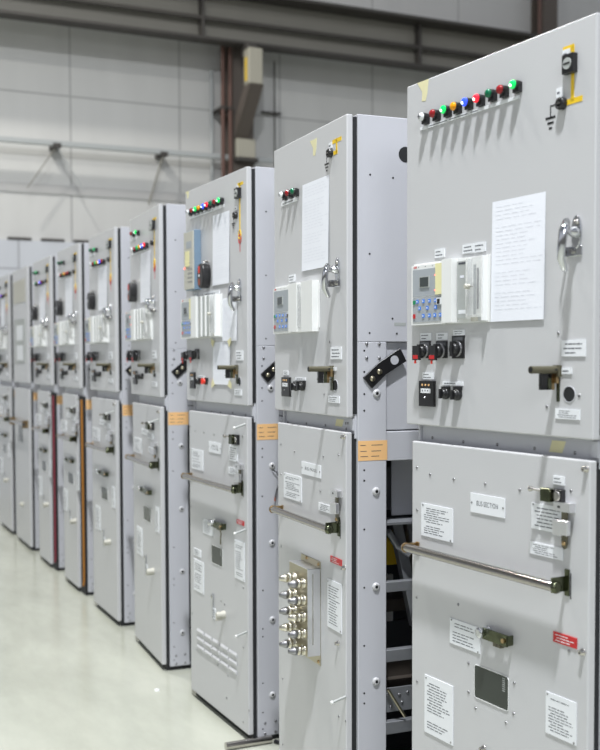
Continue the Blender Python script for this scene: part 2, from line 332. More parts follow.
SPEC[3]=[
('lamp', 'indicator_lamp', -0.6004, 2.1532, 0, 0, {'col': 'clear'}),
('lamp', 'indicator_lamp', -0.5549, 2.1534, 0, 0, {'col': 'dred'}),
('lamp', 'indicator_lamp', -0.5078, 2.1533, 0, 0, {'col': 'green*'}),
('lamp', 'indicator_lamp', -0.4663, 2.1538, 0, 0, {'col': 'amber'}),
('lamp', 'indicator_lamp', -0.4137, 2.1528, 0, 0, {'col': 'blue*'}),
('lamp', 'indicator_lamp', -0.3715, 2.1546, 0, 0, {'col': 'red*'}),
('lamp', 'indicator_lamp', -0.3277, 2.1545, 0, 0, {'col': 'dgreen'}),
('lamp', 'indicator_lamp', -0.2847, 2.1543, 0, 0, {'col': 'dred'}),
('lamp', 'indicator_lamp', -0.2358, 2.1541, 0, 0, {'col': 'green*'}),
('plate', 'lamp_label_strip', -0.6308, 2.1259, -0.2313, 2.1399, {'rows': 1}),
('tape', 'masking_tape', -0.6899, 2.2187, -0.6441, 2.2493, {}),
('ybar', 'mimic_line', -0.0913, 2.1885, -0.035, 2.1984, {}),
('ybar', 'mimic_line', -0.075, 2.0132, -0.0635, 2.1983, {}),
('sqsw', 'position_indicator', -0.0936, 2.138, -0.0537, 2.178, {}),
('btn', 'key_switch', -0.1033, 2.0778, 0, 0, {}),
('mini', 'nameplate', -0.1057, 2.1781, -0.0834, 2.1913, {}),
('mini', 'nameplate', -0.1172, 2.0972, -0.0928, 2.1127, {}),
('earth', 'earth_symbol', -0.1469, 2.0324, -0.1184, 2.0691, {}),
('rings', 'mimic_rings', -0.0878, 1.9545, -0.0502, 2.0197, {}),
('paper', 'paper_sheet', -0.3584, 1.8213, -0.176, 2.1065, {}),
('paper', 'paper_sheet', -0.2525, 1.5926, -0.1001, 1.7646, {}),
('paper', 'paper_sheet', -0.361, 1.418, -0.1738, 1.5898, {'tape': 1}),
('device', 'meter_unit', -0.5866, 1.8151, -0.5055, 2.0661, {}),
('pouch', 'hanging_case', -0.4789, 1.8141, -0.3799, 1.9333, {}),
('relay', 'protection_relay', -0.6928, 1.6098, -0.2575, 1.7851, {'kind': 3}),
('mini2', 'nameplate', -0.5872, 1.7888, -0.5477, 1.8055, {}),
('mini', 'nameplate', -0.4696, 1.7793, -0.2853, 1.8012, {}),
('handle', 'door_handle', -0.0926, 1.7439, -0.0491, 1.8258, {'lv': [(-0.0434, 1.8074), (-0.078, 1.7085)]}),
('rsw', 'rotary_switch', -0.6796, 1.5211, -0.634, 1.5598, {'lock': 1}),
('rsw', 'rotary_switch', -0.5773, 1.5209, -0.5286, 1.5649, {'lock': 1}),
('plate', 'nameplate', -0.113, 1.5154, -0.0422, 1.5546, {'rows': 3}),
('crank', 'racking_lever', -0.1969, 1.4872, 0.0047, 1.489, {}),
('block', 'interlock_block', -0.1686, 1.4462, -0.1396, 1.4799, {}),
('slot', 'interlock_slot', -0.11, 1.4235, -0.0943, 1.4819, {}),
('oval', 'viewing_hole', -0.096, 1.4162, -0.0679, 1.4507, {}),
('plate', 'nameplate', -0.1298, 1.3793, -0.0562, 1.4031, {'rows': 3}),
('meter', 'counter_module', -0.6326, 1.3945, -0.5759, 1.4646, {}),
('knob', 'control_knob', -0.5451, 1.413, -0.5112, 1.4388, {}),
('knob', 'control_knob', -0.4575, 1.4147, -0.4248, 1.4418, {'red': 1}),
('mini', 'nameplate', -0.535, 1.4417, -0.4623, 1.4509, {}),
('tdot', 'trim', -0.6289, 1.286, 0, 0, {}),
('tdot', 'trim', -0.4699, 1.2997, 0, 0, {}),
('tdot', 'trim', -0.3611, 1.301, 0, 0, {}),
('tdot', 'trim', -0.2288, 1.305, 0, 0, {}),
('tdot', 'trim', -0.0914, 1.3031, 0, 0, {}),
('dot', 'lower:rivet', -0.6506, 1.2266, 0, 0, {}),
('dot', 'lower:rivet', -0.5873, 1.2124, 0, 0, {}),
('dot', 'lower:rivet', -0.4811, 1.2109, 0, 0, {}),
('dot', 'lower:rivet', -0.3608, 1.2087, 0, 0, {}),
('dot', 'lower:rivet', -0.2313, 1.2058, 0, 0, {}),
('dot', 'lower:rivet', -0.0547, 1.2215, 0, 0, {}),
('dot', 'lower:rivet', -0.6467, 0.8747, 0, 0, {}),
('dot', 'lower:rivet', -0.6446, 0.4025, 0, 0, {}),
('dot', 'lower:rivet', -0.2911, 0.5287, 0, 0, {}),
('dot', 'lower:rivet', -0.2545, 0.5216, 0, 0, {}),
('dot', 'lower:rivet', -0.0542, 0.6289, 0, 0, {}),
('dot', 'lower:rivet', -0.3332, 0.2516, 0, 0, {}),
('dot', 'lower:rivet', -0.2201, 0.2373, 0, 0, {}),
('dot', 'lower:rivet', -0.5926, 0.2539, 0, 0, {}),
('dot', 'lower:rivet', -0.2384, 0.1404, 0, 0, {}),
('dot', 'lower:rivet', -0.0575, 0.3933, 0, 0, {}),
('dot', 'lower:rivet', -0.0019, 0.1587, 0, 0, {}),
('dot', 'lower:rivet', -0.0615, 0.0955, 0, 0, {}),
('tbolt', 't_bolt', -0.0244, 1.2707, 0, 0, {}),
('tbolt', 't_bolt', -0.0254, 0.863, 0, 0, {}),
('tbolt', 't_bolt', -0.0181, 0.4645, 0, 0, {}),
('block2', 'key_interlock', -0.1435, 1.186, -0.0829, 1.2249, {}),
('plate', 'nameplate', -0.1924, 1.1169, -0.1026, 1.1792, {'rows': 6}),
('text', 'nameplate', -0.4195, 1.1333, -0.28, 1.1785, {'text': 'SPN-FD\nT-LCO BL'}),
('plate', 'nameplate', -0.6323, 1.0452, -0.4898, 1.1323, {'rows': 12}),
('plate', 'nameplate', -0.1987, 1.0642, -0.0847, 1.0914, {'rows': 4}),
('hasp', 'hasp', -0.0933, 1.0107, -0.0439, 1.1123, {}),
('bar', 'grab_bar', -0.6606, 1.0001, -0.0582, 0.9935, {}),
('plate', 'warning_label', -0.1153, 0.8732, -0.0412, 0.8907, {'rows': 3, 'red': 1}),
('plate', 'nameplate', -0.4966, 0.7816, -0.3764, 0.8436, {'rows': 7}),
('lock', 'cam_lock', -0.3541, 0.8243, -0.2325, 0.854, {'chain': 1}),
('window', 'inspection_window', -0.3956, 0.6704, -0.2717, 0.7463, {}),
('plate', 'nameplate', -0.6127, 0.6683, -0.5252, 0.6996, {'rows': 5}),
('plate', 'nameplate', -0.6137, 0.5149, -0.4928, 0.6525, {'rows': 13}),
('plate', 'nameplate', -0.1379, 0.6547, -0.0385, 0.8072, {'rows': 15}),
('latchw', 'earthing_latch', -0.3926, 0.4373, -0.2308, 0.5401, {}),
('louver', 'vent_louvers', -0.584, 0.2538, -0.117, 0.3576, {}),
('sdot', 'side', 0.0792, 2.084, 0, 0, {}),
('sdot', 'side', 0.0781, 1.8409, 0, 0, {}),
('sdot', 'side', 0.0769, 1.5989, 0, 0, {}),
('sdot', 'side', 0.0596, 1.4937, 0, 0, {}),
('sdot', 'side', 0.0592, 1.4091, 0, 0, {}),
('sdot', 'side', 0.059, 1.3591, 0, 0, {}),
('sbolt', 'side', 0.0667, 1.5643, 0, 0, {}),
('sbolt', 'side', 0.0665, 1.5229, 0, 0, {}),
('sround', 'side', 0.0954, 1.4086, 0, 0, {}),
('sdot', 'side', 0.0593, 1.1748, 0, 0, {}),
('sdot', 'side', 0.0591, 1.1423, 0, 0, {}),
('sdot', 'side', 0.0584, 0.9903, 0, 0, {}),
('sround', 'side', 0.1002, 1.1071, 0, 0, {}),
('sround', 'side', 0.0988, 0.8063, 0, 0, {}),
('sdot', 'side', 0.0592, 0.6237, 0, 0, {}),
('sdot', 'side', 0.0585, 0.4729, 0, 0, {}),
('sdot', 'side', 0.0584, 0.4421, 0, 0, {}),
('sdot', 'side', 0.0575, 0.2588, 0, 0, {}),
('sdot', 'side', 0.0569, 0.1429, 0, 0, {}),
('sdot', 'side', 0.0566, 0.0778, 0, 0, {}),
('sround', 'side', 0.0996, 0.5053, 0, 0, {}),
('sround', 'side', 0.0983, 0.2082, 0, 0, {}),
('sbolt', 'side', 0.0664, 0.0994, 0, 0, {}),
('sbolt', 'side', 0.1109, 0.1018, 0, 0, {}),
('sbolt', 'side', 0.0662, 0.0593, 0, 0, {}),
('sbolt', 'side', 0.1107, 0.0605, 0, 0, {}),
]
SPEC[4]=[
('lamp', 'indicator_lamp', -0.5057, 2.1663, 0, 0, {'col': 'dred'}),
('lamp', 'indicator_lamp', -0.3987, 2.1621, 0, 0, {'col': 'green*'}),
('lamp', 'indicator_lamp', -0.4878, 2.0834, 0, 0, {'col': 'clear'}),
('lamp', 'indicator_lamp', -0.4305, 2.0825, 0, 0, {'col': 'dred'}),
('lamp', 'indicator_lamp', -0.3675, 2.0809, 0, 0, {'col': 'green'}),
('lamp', 'indicator_lamp', -0.3193, 2.0807, 0, 0, {'col': 'amber'}),
('lamp', 'indicator_lamp', -0.2653, 2.0798, 0, 0, {'col': 'blue*'}),
('lamp', 'indicator_lamp', -0.2122, 2.0805, 0, 0, {'col': 'red*'}),
('plate', 'lamp_label_strip', -0.5934, 2.1365, -0.4734, 2.1485, {'rows': 1}),
('plate', 'lamp_label_strip', -0.5821, 2.0624, -0.2764, 2.0744, {'rows': 1}),
('ybar', 'mimic_line', -0.1299, 2.1805, -0.0504, 2.199, {}),
('ybar', 'mimic_line', -0.099, 1.9637, -0.083, 2.1908, {}),
('sqsw', 'position_indicator', -0.1367, 2.1395, -0.0702, 2.1837, {}),
('btn', 'key_switch', -0.1157, 2.0805, 0, 0, {}),
('rings', 'mimic_rings', -0.1125, 1.926, -0.066, 2.0027, {}),
('paper', 'paper_sheet', -0.3847, 1.805, -0.1704, 2.0529, {}),
('pouch', 'hanging_case', -0.5739, 1.815, -0.4504, 1.9326, {}),
('handle', 'door_handle', -0.1317, 1.7513, -0.0604, 1.828, {'lv': [(-0.0437, 1.8034), (-0.0969, 1.7481)]}),
('relay', 'protection_relay', -0.6528, 1.6173, -0.1401, 1.7737, {'kind': 3}),
('rsw', 'rotary_switch', -0.6203, 1.5233, -0.5488, 1.5636, {'lock': 1}),
('rsw', 'rotary_switch', -0.4895, 1.523, -0.4142, 1.5657, {'lock': 1}),
('plate', 'nameplate', -0.1419, 1.5254, -0.0688, 1.5641, {'rows': 2}),
('crank', 'racking_lever', -0.2432, 1.4928, 0.0515, 1.4938, {}),
('block', 'interlock_block', -0.2215, 1.454, -0.1715, 1.4866, {}),
('slot', 'interlock_slot', -0.126, 1.437, -0.103, 1.487, {}),
('oval', 'viewing_hole', -0.1085, 1.4344, -0.0784, 1.4562, {}),
('plate', 'nameplate', -0.1667, 1.3908, -0.0616, 1.4138, {'rows': 3}),
('meter', 'counter_module', -0.5588, 1.394, -0.4829, 1.4627, {}),
('knob', 'control_knob', -0.4523, 1.4205, -0.4048, 1.4479, {}),
('knob', 'control_knob', -0.3828, 1.4214, -0.3433, 1.4518, {}),
('tbolt', 't_bolt', -0.0398, 1.2352, 0, 0, {}),
('block2', 'key_interlock', -0.2229, 1.1781, -0.1277, 1.2144, {}),
('text', 'nameplate', -0.3933, 1.1443, -0.2421, 1.1739, {'text': 'SPN-FD\nT-LCO BL'}),
('plate', 'nameplate', -0.575, 1.0413, -0.3989, 1.1186, {'rows': 10}),
('plate', 'nameplate', -0.2579, 1.1318, -0.1453, 1.1625, {'rows': 5}),
('plate', 'nameplate', -0.2443, 1.0642, -0.1162, 1.0904, {'rows': 4}),
('hasp', 'hasp', -0.1299, 1.0413, -0.0547, 1.1196, {}),
('bar', 'grab_bar', -0.6266, 1.02, -0.0193, 1.0346, {}),
('lock', 'cam_lock', -0.3539, 0.8485, -0.1884, 0.8781, {}),
('window', 'inspection_window', -0.3664, 0.7115, -0.21, 0.7841, {}),
('plate', 'nameplate', -0.5222, 0.5146, -0.4037, 0.6569, {'rows': 14}),
('latchw', 'earthing_latch', -0.3338, 0.4455, -0.1396, 0.5365, {}),
('bolt', 'door_bolt', -0.0308, 1.2725, 0, 0, {}),
('plate', 'nameplate', -0.11, 0.6884, -0.0445, 0.8107, {'rows': 12}),
]
SPEC['S2']=[
('sdot', 'side', 0.0777, 2.0741, 0, 0, {}),
('sdot', 'side', 0.1551, 2.0692, 0, 0, {}),
('sdot', 'side', 0.076, 1.8365, 0, 0, {}),
('sdot', 'side', 0.1537, 1.642, 0, 0, {}),
('sdot', 'side', 0.076, 1.5975, 0, 0, {}),
('sdot', 'side', 0.1684, 1.5964, 0, 0, {}),
('sdot', 'side', 0.0581, 1.5441, 0, 0, {}),
('sdot', 'side', 0.0581, 1.4795, 0, 0, {}),
('sdot', 'side', 0.0581, 1.4123, 0, 0, {}),
('sdot', 'side', 0.0581, 1.362, 0, 0, {}),
('sbolt', 'side', 0.0661, 1.5643, 0, 0, {}),
('sbolt', 'side', 0.1084, 1.5644, 0, 0, {}),
('sbolt', 'side', 0.0661, 1.5215, 0, 0, {}),
('sbolt', 'side', 0.1084, 1.5214, 0, 0, {}),
('sround', 'side', 0.0994, 1.4141, 0, 0, {}),
('sdot', 'side', 0.058, 1.1802, 0, 0, {}),
('sdot', 'side', 0.058, 1.1484, 0, 0, {}),
('sdot', 'side', 0.058, 0.9987, 0, 0, {}),
('sround', 'side', 0.0978, 1.1138, 0, 0, {}),
('sdot', 'side', 0.058, 0.8192, 0, 0, {}),
('sdot', 'side', 0.0579, 0.6392, 0, 0, {}),
('sdot', 'side', 0.0579, 0.4916, 0, 0, {}),
('sdot', 'side', 0.0579, 0.46, 0, 0, {}),
('sround', 'side', 0.0979, 0.8192, 0, 0, {}),
('sround', 'side', 0.098, 0.5243, 0, 0, {}),
]
SPEC['S3']=[
('sdot', 'side', 0.0792, 2.084, 0, 0, {}),
('sdot', 'side', 0.0781, 1.8409, 0, 0, {}),
('sdot', 'side', 0.0769, 1.5989, 0, 0, {}),
('sdot', 'side', 0.0596, 1.4937, 0, 0, {}),
('sdot', 'side', 0.0592, 1.4091, 0, 0, {}),
('sdot', 'side', 0.059, 1.3591, 0, 0, {}),
('sbolt', 'side', 0.0667, 1.5643, 0, 0, {}),
('sbolt', 'side', 0.0665, 1.5229, 0, 0, {}),
('sround', 'side', 0.0954, 1.4086, 0, 0, {}),
('sdot', 'side', 0.0593, 1.1748, 0, 0, {}),
('sdot', 'side', 0.0591, 1.1423, 0, 0, {}),
('sdot', 'side', 0.0584, 0.9903, 0, 0, {}),
('sround', 'side', 0.1002, 1.1071, 0, 0, {}),
('sround', 'side', 0.0988, 0.8063, 0, 0, {}),
('sdot', 'side', 0.0592, 0.6237, 0, 0, {}),
('sdot', 'side', 0.0585, 0.4729, 0, 0, {}),
('sdot', 'side', 0.0584, 0.4421, 0, 0, {}),
('sdot', 'side', 0.0575, 0.2588, 0, 0, {}),
('sdot', 'side', 0.0569, 0.1429, 0, 0, {}),
('sdot', 'side', 0.0566, 0.0778, 0, 0, {}),
('sround', 'side', 0.0996, 0.5053, 0, 0, {}),
('sround', 'side', 0.0983, 0.2082, 0, 0, {}),
('sbolt', 'side', 0.0664, 0.0994, 0, 0, {}),
('sbolt', 'side', 0.1109, 0.1018, 0, 0, {}),
('sbolt', 'side', 0.0662, 0.0593, 0, 0, {}),
('sbolt', 'side', 0.1107, 0.0605, 0, 0, {}),
]
# ------------------------------------------------------------------ parts that sit on a cabinet (x = along the front, y = depth, z = height)
def lines(mb,x0,x1,z0,z1,y,rows,m,r,th=.42):
    if rows<=0: return
    p=(z1-z0)/rows
    for i in range(rows):
        if rows>5 and r.random()<.12: continue
        zc=z1-p*(i+.5); x=x0+(x1-x0)*(.0 if r.random()<.7 else .08); end=x0+(x1-x0)*r.uniform(.55,1)
        while x<end:
            w=min((x1-x0)*r.uniform(.08,.25),end-x)
            mb.box(x,x+w,y-.0003,y,zc-p*th/2,zc+p*th/2,m); x+=w+(x1-x0)*.035
def nameplate(cab,name,x0,z0,x1,z1,e,r,yb=0):
    mb=MB(); red=e.get('red'); t=.0025; y=yb-t
    mb.box(x0,x1,y,yb-.0002,z0,z1,'red' if red else 'plate_white'); w=x1-x0; h=z1-z0
    if e.get('text'):
        text_mesh(e['text'],mb,(x0+x1)/2,y,(z0+z1)/2,h*(.27 if '\n' not in e['text'] else .2),'ink',w*.62 if '\n' not in e['text'] else w*.66)
        for sx in(x0+w*.04,x1-w*.04): mb.cyl((sx,y-.001,(z0+z1)/2),(sx,y,(z0+z1)/2),.0028,'screw',8)
    elif e.get('rows'):
        lines(mb,x0+w*.1,x1-w*.1,z0+h*.08,z1-h*.1,y,e['rows'],'plate_white' if red else 'ink',r,.27)
        if e['rows']>5: 
            for q in((x0+w*.06,z1-h*.05),(x1-w*.06,z0+h*.04)): mb.cyl((q[0],y-.001,q[1]),(q[0],y,q[1]),.0026,'screw',8)
    return mb.build(name,cab)
def lamp(cab,x,z,col):
    x-=.007
    mb=MB(); mb.lathe((x,0,z),(0,-1,0),[(0,.0105),(.005,.0112),(.015,.0112),(.018,.0108),(.020,.0100)],'black',18)
    mb.box(x-.0105,x+.0105,-.012,0,z-.017,z+.006,'black')
    o=mb.build('indicator_lamp',cab)
    mb=MB(); mb.dome((x,-.019,z),(0,-1,0),.0108,.009,'lens_'+col,16)
    if col=='clear':
        mb.box(x-.006,x+.006,-.029,-.025,z-.001,z+.001,'screw'); mb.box(x-.001,x+.001,-.029,-.025,z-.006,z+.006,'screw')
    if '*' in col: mb.dome((x,-.0268,z-.003),(0,-1,-.2),.0036,.003,'lit',10)
    mb.build('lens',o,label=None if 0 else dict(clear='clear lens',dred='dark red lens',dgreen='dark green lens',amber='amber lens',green='green lens').get(col,col[:-1]+' lens lit up'))
def relay(cab,x0,z0,x1,z1,e,r,n):
    k=e['kind']; W=x1-x0; H=z1-z0
    X=lambda a:x0+W*a
    Z=lambda b:z1-H*b      # b measured downward
    a1,a2={1:(.474,.605),2:(.46,.66),3:(.36,.50)}[k]
    if k==1: x0,x1=-.6619,-.345
    if k==2: x0,x1=-.5897,-.2136
    W=x1-x0; D=.010 if k!=3 else 0
    mb=MB(); mb.box(x0,x1,-.006,0,z0,z1,'frame_white')
    mb.box(x0,X(a1),(-.024+D),-.006,z0,Z(.03),'frame_white')
    mb.box(X(a1),X(a2),(-.036+D),-.006,z0+H*.01,Z(0),'frame_white')
    for i in range(3): mb.box(X(a1*.2+i*.1),X(a1*.2+i*.1)+.004,(-.0245+D),(-.024+D),Z(.065),Z(.055),'ink')
    o=mb.build('protection_relay',cab,.0012)
    mb=MB(); mb.box(X(.025),X(a1-.02),(-.0252+D),(-.024+D),Z(.54),Z(.10),'hmi'); mb.box(X(.025),X(a1-.02),(-.0252+D),(-.024+D),Z(.95),Z(.56),'hmi')
    mb.build('front_panel',o)
    mb=MB(); mb.box(X(a1*.27),X(a1*.56),(-.0275+D),(-.0252+D),Z(.40),Z(.22),'modgrey'); mb.box(X(a1*.29),X(a1*.54),(-.028+D),(-.0275+D),Z(.385),Z(.235),'lcd'); mb.build('display',o,label='dark display screen')
    mb=MB(); text_mesh('ABB',mb,X(.055),(-.0245+D),Z(.06),.006,'red'); mb.box(X(.03),X(.085),(-.0243+D),(-.024+D),Z(.085),Z(.04),'frame_white'); mb.build('maker_logo',o,label='small red logo')
    rows=[(.62,(.2,.38,.56,.74)),(.73,(.27,.5,.74)),(.855,(.38,.56,.72,.88))]
    for b,aa in rows:
        for a in aa:
            q=MB(); q.box(X(a1*a)-.0045,X(a1*a)+.0045,(-.0272+D),(-.0252+D),Z(b)-.0045,Z(b)+.0045,'blue'); q.box(X(a1*a)-.002,X(a1*a)+.002,(-.0275+D),(-.0272+D),Z(b)-.002,Z(b)+.002,'plate_white')
            q.build('key_button',o)
    q=MB(); q.box(X(.035),X(.065),(-.0272+D),(-.0252+D),Z(.66),Z(.60),'green'); q.build('start_button',o,label='dark green button')
    q=MB(); q.box(X(.035),X(.065),(-.0272+D),(-.0252+D),Z(.89),Z(.82),'red'); q.build('stop_button',o,label='red button')
    q=MB(); q.box(X(a1*.78),X(a1*.96),(-.028+D),(-.0252+D),Z(.69),Z(.58),'plate_white'); q.box(X(a1*.8),X(a1*.88),(-.0285+D),(-.028+D),Z(.68),Z(.60),'black'); q.build('service_port',o)
    for b in (.22,.46,.86) if k!=2 else ():
        q=MB(); q.dome((X(a1*.72),(-.0252+D),Z(b)),(0,-1,0),.0022,.0015,'led',8); q.build('signal_light',o,label='red light lit up')
    if k!=2 and n!=4:
        q=MB(); q.box(X(a1*.76),X(a1*1.02),(-.0295+D),(-.0285+D),Z(.53),Z(.04),'sticky'); q.build('sticky_note',o,label='blank yellow sticky note')
    # modules to the right of the screen
    q=MB()
    if k==1:
        q.box(X(.62),X(.745),(-.022+D),-.006,Z(.93),Z(.05),'modgrey'); q.box(X(.64),X(.73),(-.0224+D),(-.022+D),Z(.10),Z(.07),'ink'); q.box(X(.66),X(.71),(-.0224+D),(-.022+D),Z(.31),Z(.27),'pale_ink'); q.box(X(.64),X(.73),(-.0224+D),(-.022+D),Z(.86),Z(.80),'plate_white'); q.box(X(.755),X(.78),(-.028+D),-.006,Z(.94),Z(.02),'frame_white')
        q.build('plug_in_module',o,label='grey module')
        cs=[(.78,.98)]
    elif k==2:
        q.box(X(.66),X(.76),(-.018+D),-.006,Z(.98),Z(.06),'modgrey'); q.box(X(.76),X(1),(-.034+D),-.006,Z(1),Z(.0),'frame_white'); q.build('plug_in_module',o)
        cs=[(.66,.76)]
    else:
        for i in range(3):
            a=.51+i*.115; q.box(X(a),X(a+.095),(-.026+D),-.006,Z(.97),Z(.03),'modgrey'); q.box(X(a+.095),X(a+.112),(-.032+D),-.006,Z(.97),Z(.01),'frame_white')
        q.build('plug_in_module',o)
        cs=[(.86,.985)]
    for a,b in cs:
        q=MB(); w=b-a
        q.box(X(a+w*.12),X(a+w*.30),(-.014+D),-.006,Z(.88),Z(.12),'hmi'); q.box(X(a+w*.38),X(a+w*.46),(-.018+D),-.006,Z(.80),Z(.18),'inner'); q.box(X(a+w*.6),X(a+w*.85),(-.016+D),-.006,Z(.82),Z(.16),'hmi')
        for i in range(9): q.box(X(a+w*.64),X(a+w*.8),(-.0165+D),(-.016+D),Z(.5+i*.03),Z(.485+i*.03),'ink')
        q.box(X(a+w*.05),X(a+w*.45),(-.02+D),-.006,Z(.98),Z(.92),'beige'); q.box(X(a+w*.5),X(a+w*.9),(-.02+D),-.006,Z(.98),Z(.92),'modgrey')
        q.build('terminal_block',o)
        q=MB(); q.box(X(a),X(b),(-.033+D),(-.031+D),Z(.9),Z(.03),'cover'); q.box(X(a),X(a)+.002,(-.033+D),-.006,Z(.9),Z(.03),'cover'); q.box(X(b)-.003,X(b),(-.034+D),-.006,Z(.98),Z(.01),'frame_white')
        q.build('clear_cover',o,label='clear plastic cover')
        if k!=2:
            q=MB(); q.lathe((X(a+w*.2),(-.033+D),Z(.46)),(0,-1,0),[(0,.006),(.012,.0065),(.014,.005)],'beige',12); q.cyl((X(a+w*.2),(-.04+D),Z(.46)),(X(a+w*.55),(-.04+D),Z(.47)),.0015,'steel',6); q.build('cover_knob',o,label='cream knob')
def rsw(cab,x0,z0,x1,z1,e):
    mb=MB(); mb.box(x0,x1,-.004,0,z0,z1,'black'); xc=(x0+x1)/2; zc=z0+(z1-z0)*.42; R=(x1-x0)*.4
    mb.lathe((xc,-.004,zc),(0,-1,0),[(0,R),(.004,R),(.005,R*.9)],'screw',20)
    mb.box(x0+.004,x1-.004,-.0045,-.004,z1-.012,z1-.004,'inner')
    o=mb.build('rotary_switch',cab,.001)
    mb=MB(); mb.lathe((xc,-.009,zc),(0,-1,0),[(0,R*.72),(.003,R*.8),(.012,R*.72),(.014,R*.55)],'black',18); mb.box(xc-.0045,xc+.0045,-.026,-.010,zc-R*.95,zc+R*.95,'black')
    mb.build('knob',o)
    if e.get('lock'):
        q=MB(); q.box(xc-.016,xc+.014,-.033,-.026,zc-.024,zc+.014,'black'); q.box(xc-.012,xc+.010,-.0335,-.033,zc-.021,zc-.011,'red'); q.box(xc-.008,xc-.003,-.032,-.028,zc-.033,zc-.024,'redknob')
        q.build('lock_off_tag',o,.001,label='black tag with a red strip')
def knob(cab,x0,z0,x1,z1,e):
    R=.0135; xc=(x0+x1)/2; zc=z0+R*1.05; c='redknob' if e.get('red') else 'black'
    mb=MB(); mb.box(x0,x1,-.010,0,zc,z1,'black'); mb.lathe((xc,0,zc),(0,-1,0),[(0,R),(.004,R*1.1),(.010,R*1.1),(.012,R*.9)],'black',18)
    o=mb.build('control_knob',cab)
    q=MB(); q.lathe((xc,-.012,zc),(0,-1,0),[(0,R*.95),(.006,R*.9),(.008,R*.7)],c,16); q.box(xc-.003,xc+.003,-.026,-.014,zc-R*.9,zc+R*.9,c); q.build('grip',o,label='red grip' if e.get('red') else None)
def handle(cab,x0,z0,x1,z1,e):
    xc=(x0+x1)/2; zc=z0+(z1-z0)*.62
    mb=MB(); mb.prism([(xc+.015*math.cos(t)*1.0,zc+.036*math.sin(t)) for t in [i*PI/10 for i in range(20)]],'y',0,-.006,'chrome')
    mb.lathe((xc,-.006,zc),(0,-1,0),[(0,.013),(.012,.012),(.016,.009),(.03,.009),(.034,.012),(.040,.010)],'chrome',18)
    mb.lathe((xc+.004,-.006,zc+.02),(0,-1,0),[(0,.006),(.004,.006),(.006,.003)],'steel',12)
    mb.box(xc-.03,x1-.004,-.004,0,zc-.052,zc-.030,'chrome'); mb.box(xc-.03,xc-.026,-.03,0,zc-.052,zc-.030,'chrome')
    mb.cyl((xc-.012,-.01,zc-.041),(xc-.012,0,zc-.041),.006,'steel',12)
    o=mb.build('door_handle',cab,.0012)
    (ax,az),(bx,bz)=e['lv']; bx=ax-.012
    q=MB(); q.tube([(xc,-.036,zc),(ax,-.044,az-.002),(ax-.002,-.05,az-.02),(ax-.005,-.052,(az+bz)/2),(bx,-.048,bz+.025),(bx-.002,-.036,bz+.004),(bx-.003,-.03,bz)],.008,'chrome',12,[.008,.0085,.010,.010,.009,.007,.005])
    q.build('lever',o)
def pad(mb,x,z,r,y0,m='steel',h=.003): mb.lathe((x,y0,z),(0,-1,0),[(0,r),(h,r*.9),(h*1.5,r*.4)],m,10)
